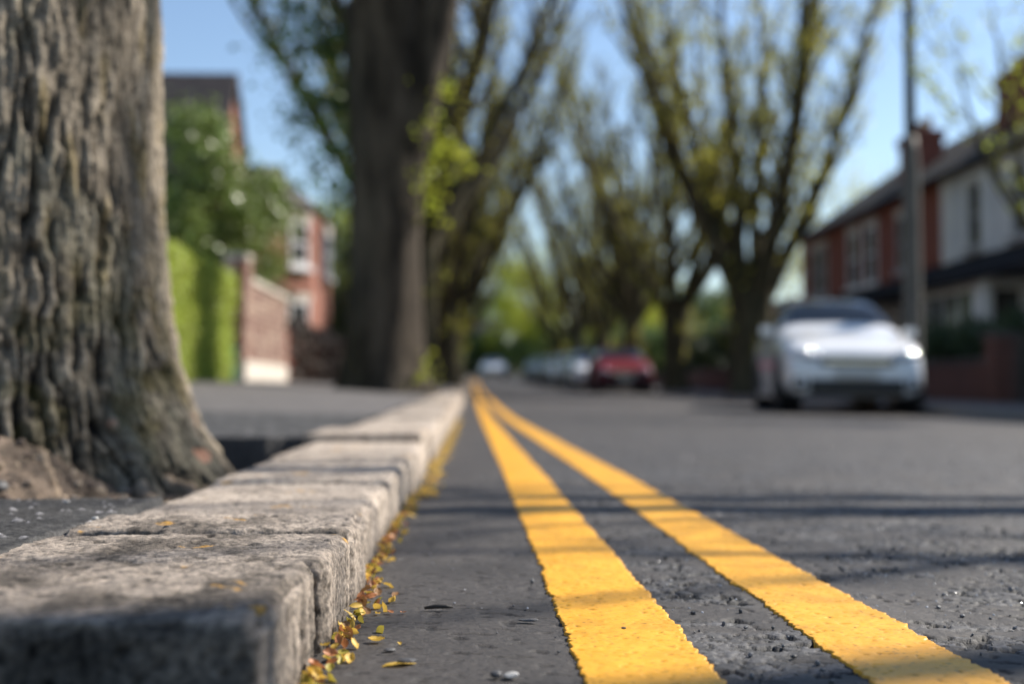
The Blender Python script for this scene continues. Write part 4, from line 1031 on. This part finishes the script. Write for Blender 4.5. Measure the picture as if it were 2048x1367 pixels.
# right front gardens
gw = empty("garden_wall", (0, 0, 0), 0, "low dark brick garden wall behind the lamp column on the right", "wall")
MB().box(7.8, 8.02, 17.8, 26, -.1, .62).build("wall", M['brick_darker'], gw); MB().box(7.77, 8.05, 17.8, 26, .62, .70).build("coping", M['slate_brown'], gw)
for yy in (17.6,): 
    p = MB().box(7.72, 8.1, yy-.2, yy+.2, -.1, .98).build("gate_pier", M['brick_darker'], gw); MB().box(7.68, 8.14, yy-.24, yy+.24, .98, 1.06).build("pier_cap", M['slate_brown'], p)
gt = empty("iron_gate", (7.9, 16.2, -.02), 0, "black garden gate at the right edge beside the brick pier", "gate")
for k in range(11): MB().tube([(0, .1*k, 0), (0, .1*k, 1.0 + .0*k)], .012, 6).build("bar", M['black_trim'], gt)
MB().box(-.015, .015, -.02, 1.05, .12, .16).build("rail", M['black_trim'], gt); MB().box(-.015, .015, -.02, 1.05, .88, .92).build("rail", M['black_trim'], gt)
gw2 = empty("garden_wall", (0, 0, 0), 0, "long low brick garden wall running away behind the tree trunks on the right", "wall")
MB().box(7.8, 8.02, 26.3, 60, -.05, .85).build("wall", M['brick_darker'], gw2); MB().box(7.77, 8.05, 26.3, 60, .85, .93).build("coping", M['slate_brown'], gw2)
gw3 = empty("garden_wall", (0, 0, 0), 0, "near stretch of brick garden wall at the right edge of the picture", "wall")
MB().box(7.8, 8.02, 6, 16.1, -.1, .75).build("wall", M['brick_darker'], gw3); MB().box(7.77, 8.05, 6, 16.1, .75, .83).build("coping", M['slate_brown'], gw3)
BH = bushy(22, 1.0, 1.75, 'leaf_dark', 170, .09, trunk_h=.15, tr=.05)
for (x, y, s, lb) in ((9.0, 19.6, .85, "dark bush behind the low wall, right of the lamp column and nearest the gate"), (9.0, 21.8, .85, "dark bush behind the low wall, next beyond the nearest one"), (9.1, 24.4, .80, "dark bush behind the low wall under the white bay window"), (9.3, 30.0, 1.0, "dark bush behind the pale car in the brick house garden"), (8.9, 33.8, 1.35, "tall dark bush in the garden left of the pale car"), (8.9, 38.5, 1.4, "broad dark bush behind the slimmer tree trunk"), (9.2, 46, 1.5, "dark bush behind the red car")):
    place_bush(BH, (x, y, 0), lb, "bush", "garden_bush", "dark bushes in the right front gardens", s, x*y)

# ------------------------------------------------------------------ lamp column
lc = empty("lamp_column", (5.93, 15.9, .04), 0, "tall street lamp column with a thicker lower section behind the pale car", "lamp column")
MB().lathe([(.140,-.1),(.140,.35),(.120,.42),(.112,3.15),(.095,3.40),(.075,3.60)], seg=20).build("base_section", M['column'], lc, smooth=True)
MB().lathe([(.078,3.3),(.066,6),(.055,8.2)], seg=16).build("shaft", M['column_dark'], lc, smooth=True)
MB().tube([(0,0,8.1),(-.15,0,8.45),(-.6,0,8.6),(-1.1,0,8.62)], [.05,.045,.04,.035], 10).build("arm", M['column_dark'], lc, smooth=True)
ln = MB().box(-1.7, -1.05, -.14, .14, 8.54, 8.68).build("lantern", M['column_dark'], lc, bevel=.03)
MB().box(-1.62, -1.12, -.1, .1, 8.50, 8.538).build("lens", M['lamp_glass'], ln)
MB().box(-.136, -.10, -.06, .06, .7, 1.25).build("access_door", M['column_dark'], lc, bevel=.004)

# ================================================================== CARS
def smooth_loft(st, nv=40, sub=6):
    """st: (y, z_bottom, w_sill, w_max, z_belt, w_belt, z_top, w_top) -> grid of points"""
    st = np.array(st, float); n = len(st)
    t = np.linspace(0, n-1, (n-1)*sub + 1)
    def cr(col):
        p = np.concatenate([[2*col[0]-col[1]], col, [2*col[-1]-col[-2]]]); i = np.minimum(t.astype(int), n-2); u = t - i
        p0, p1, p2, p3 = p[i], p[i+1], p[i+2], p[i+3]
        m1, m2 = (p2-p0)*.35, (p3-p1)*.35
        return (2*u**3-3*u**2+1)*p1 + (u**3-2*u**2+u)*m1 + (-2*u**3+3*u**2)*p2 + (u**3-u**2)*m2
    c = [cr(st[:, k]) for k in range(8)]
    rows = []
    for i in range(len(t)):
        y, zb, ws, wm, zl, wl_, zt, wt = [cc[i] for cc in c]
        half = [(0, zb), (ws*.85, zb), (ws, zb+.05), (wm, zb + (zl-zb)*.35), (wm*.995, zb+(zl-zb)*.72), (wl_, zl), ((wl_+wt)/2+.015, (zl+zt)/2+.01), (wt, zt-.045*(min(1, (zt-zl)/.2))), (wt*.82, zt-.008), (0, zt)]
        hx, hz = np.array(half).T; s = np.concatenate([[0], np.cumsum(np.hypot(np.diff(hx), np.diff(hz)))])
        k = np.linspace(0, 9, nv//2 + 1); hx2 = np.interp(k, range(10), hx); hz2 = np.interp(k, range(10), hz)
        for _ in range(2):
            hx2[1:-1] = hx2[1:-1]*.6 + (hx2[:-2] + hx2[2:])*.2; hz2[1:-1] = hz2[1:-1]*.6 + (hz2[:-2] + hz2[2:])*.2
        X = np.concatenate([hx2, -hx2[-2:0:-1]]); Zz = np.concatenate([hz2, hz2[-2:0:-1]])
        rows.append(np.stack([X, np.full(X.shape, y), Zz], -1))
    return np.array(rows)
def make_car(name, label, paint, loc, rz, kind='hatch', group=None, face_plate='plate', cat="car"):
    car = empty(name, loc, rz, label, cat, group)
    body_st = [(-.02,.34,.52,.58,.56,.50,.62,.40), (.03,.24,.70,.76,.64,.70,.70,.58), (.12,.20,.78,.84,.70,.80,.765,.64), (.35,.19,.82,.88,.77,.85,.86,.70), (.75,.19,.83,.89,.84,.87,.945,.72), (1.08,.19,.83,.89,.90,.86,1.0,.72),
        (1.28,.19,.83,.89,.93,.86,1.08,.70), (1.72,.19,.83,.89,.95,.85,1.355,.60), (2.05,.19,.83,.89,.96,.85,1.44,.575), (2.55,.19,.83,.89,.97,.85,1.465,.575), (3.1,.19,.83,.89,.98,.85,1.44,.565), (3.6,.20,.83,.89,.99,.84,1.37,.55), (3.95,.23,.82,.88,1.0,.82,1.20,.57), (4.14,.27,.78,.84,.96,.78,1.06,.62), (4.24,.36,.70,.74,.80,.68,.86,.50)]
    G = smooth_loft(body_st); nr, nc = G.shape[:2]
    V = G.reshape(-1, 3); F = grid_faces(nr, nc, True).tolist()
    me = bpy.data.meshes.new("body"); F2 = F + [tuple(range(nc)), tuple((nr-1)*nc + k for k in range(nc))[::-1]]
    me.from_pydata(V.tolist(), [], F2); me.polygons.foreach_set("use_smooth", [True]*len(F2)); me.materials.append(M[paint]); me.update()
    bm = bmesh.new(); bm.from_mesh(me); bmesh.ops.recalc_face_normals(bm, faces=bm.faces); bm.to_mesh(me); bm.free()
    body = link("body", me, car)
    def patch(nm, r0, r1, c0, c1, off, m, par=car):
        """a piece of the body's skin lifted by off"""
        cols = [c % nc for c in range(c0, c1+1)]
        P = G[r0:r1+1][:, cols]; du = np.gradient(P, axis=0); dv = np.gradient(P, axis=1); N = np.cross(du, dv); N /= np.linalg.norm(N, axis=2)[..., None] + 1e-9
        ctr = np.array([0, 2.1, .8]); sg = np.sign(np.sum(N * (P - ctr), axis=2).mean()); Q = P + N*sg*off
        return link(nm, np_mesh(nm, Q.reshape(-1, 3), grid_faces(*Q.shape[:2]), M[m]), par)
    h = nc//2   # column h is the roof centreline
    patch("windscreen", 6*6+1, 7*6+4, h-6, h+6, .006, 'car_glass')
    patch("rear_window", 11*6+1, 12*6+4, h-6, h+6, .006, 'car_glass')
    for c0, c1 in ((h-9, h-5), (h+5, h+9)):
        patch("side_window", 7*6+1, 9*6+3, c0, c1, .005, 'car_glass'); patch("side_window", 9*6+5, 11*6+2, c0, c1, .005, 'car_glass')
    def lamp(sx):
        bm = bmesh.new(); bmesh.ops.create_uvsphere(bm, u_segments=28, v_segments=18, radius=1)
        for v in bm.verts:
            x, y, z_ = v.co; v.co = Vector((x*.20, y*.11, z_*.085 + .035*x*sx))
            v.co.y += .28*(x*.20*sx + .05)
        me = bpy.data.meshes.new("headlight"); bm.to_mesh(me); bm.free(); me.materials.append(M['lamp_glass']); me.polygons.foreach_set("use_smooth", [True]*len(me.polygons))
        hl = link("headlight", me, car, (sx*.62, .09, .665)); hl.rotation_euler = (-.25, 0, 0)
        MB().lathe([(.052,0),(.050,-.02),(.02,-.03)], (0, -.085, 0), 'Y', 20).build("lamp_lens", M['chrome'], hl, smooth=True)
    lamp(-1); lamp(1)
    g = MB().box(-.46, .46, -.048, .06, .56, .655).build("grille", M['black_trim'], car, bevel=.015)
    MB().box(-.40, .40, -.058, -.04, .602, .616).build("chrome_strip", M['chrome'], g)
    MB().box(-.58, .58, -.060, .10, .235, .405).build("lower_intake", M['black_trim'], car, bevel=.03)
    MB().box(-.26, .26, -.085, -.035, .43, .545).build("number_plate", M['plate'], car, bevel=.006)
    for s in (-1, 1):
        f = MB().box(s*.69-.09, s*.69+.09, -.005, .1, .30, .42).build("fog_recess", M['black_trim'], car, bevel=.02)
        MB().lathe([(.045,0),(.043,-.012),(.01,-.02)], (s*.69, -.008, .36), 'Y', 16).build("fog_lamp", M['lamp_glass'], f, smooth=True)
        mir = MB().box(s*.965-.085, s*.965+.085, 1.38, 1.50, .95, 1.06).build("mirror", M[paint], car, bevel=.03)
        MB().box(s*.78, s*.90, 1.40, 1.47, .93, .96).build("mirror_arm", M['black_trim'], mir)
        tl = MB().box(s*.70-.11, s*.70+.11, 4.05, 4.225, .72, .93).build("tail_light", M['tail_red'], car, bevel=.03)
        MB().box(s*.86, s*.905, 1.1, 3.2, .19, .30).build("sill", M[paint], car, bevel=.01)
        for yw in (.82, 3.40):
            arch = MB().lathe([(.0,.60),(.365,.60),(.375,.897*1.0),(.345,.902)], (0,0,0), 'X', 36)
            a = arch.build("wheel_arch", M['black_trim'], car); a.location = (0, yw, .34); a.scale = (s, 1, 1)
            w = MB().lathe([(.20,.70),(.30,.70),(.315,.74),(.315,.88),(.30,.915),(.215,.915)], (0,0,0), 'X', 36).build("tyre", M['tyre'], car, smooth=True)
            w.location = (0, yw, .315); w.scale = (s, 1, 1)
            rim = MB().lathe([(.215,.86),(.215,.905),(.195,.91),(.19,.875),(.04,.88),(.035,.905)], (0,0,0), 'X', 30).build("rim", M['alloy'], w, smooth=True)
    MB().box(-.26, .26, 4.20, 4.262, .62, .73).build("rear_plate", M['plate_yellow'], car, bevel=.006)
    MB().box(-.55, .55, 4.12, 4.23, .28, .38).build("rear_bumper_insert", M['black_trim'], car, bevel=.02)
    return car
# placed by the middle of the front bumper; nose towards the camera (-Y)
c1 = make_car("parked_car", "silver white hatchback parked on the right with sun glinting on its headlight", 'car_silver', (4.60, 14.20, -.098), R(-8))
c1.rotation_euler[1] = R(1.03); c1.scale = (.95, 1, 1.06)
CG = "cars parked in a row along the right kerb"
c2 = make_car("parked_car", "dark red hatchback parked on the right, left of the big tree trunk", 'car_red', (4.72, 36.5, float(road_h(4.7, 38))), R(-1), group=CG)
rest = [('car_silver', 42.8, "pale silver car parked right behind the red one"), ('car_grey', 48.6, "grey car parked third in the row behind the red one"), ('car_white', 54.5, "white car parked fourth in the right row"),
        ('car_dark', 60.5, "dark car parked fifth in the right row"), ('car_grey', 66.5, "small grey car parked sixth in the right row"), ('car_blue', 73, "dusky blue car parked seventh in the right row"), ('car_dark', 80, "black car farthest in the right row")]
for paint, y, lb in rest:
    z0 = float(road_h(4.6, y+2))
    c = copy_tree(c2); c["label"] = lb; c.location = (4.55, y, z0); c.rotation_euler = (math.atan(.013), 0, 0)
    for ch in [x for x in list(COL.objects) if x.parent == c]:
        if ch.name.split('.')[0] in ('body', 'mirror', 'sill') :
            ch.data = ch.data.copy(); ch.data.materials[0] = M[paint]
fc = copy_tree(c2); fc["label"] = "white car standing on the left side at the far end of the street"; fc["group"] = "cars at the far end of the left kerb"; fc.location = (1.5, 82, float(road_h(1.5, 84)))
for ch in [x for x in list(COL.objects) if x.parent == fc]:
    if ch.name.split('.')[0] in ('body', 'mirror', 'sill'): ch.data = ch.data.copy(); ch.data.materials[0] = M['car_white']
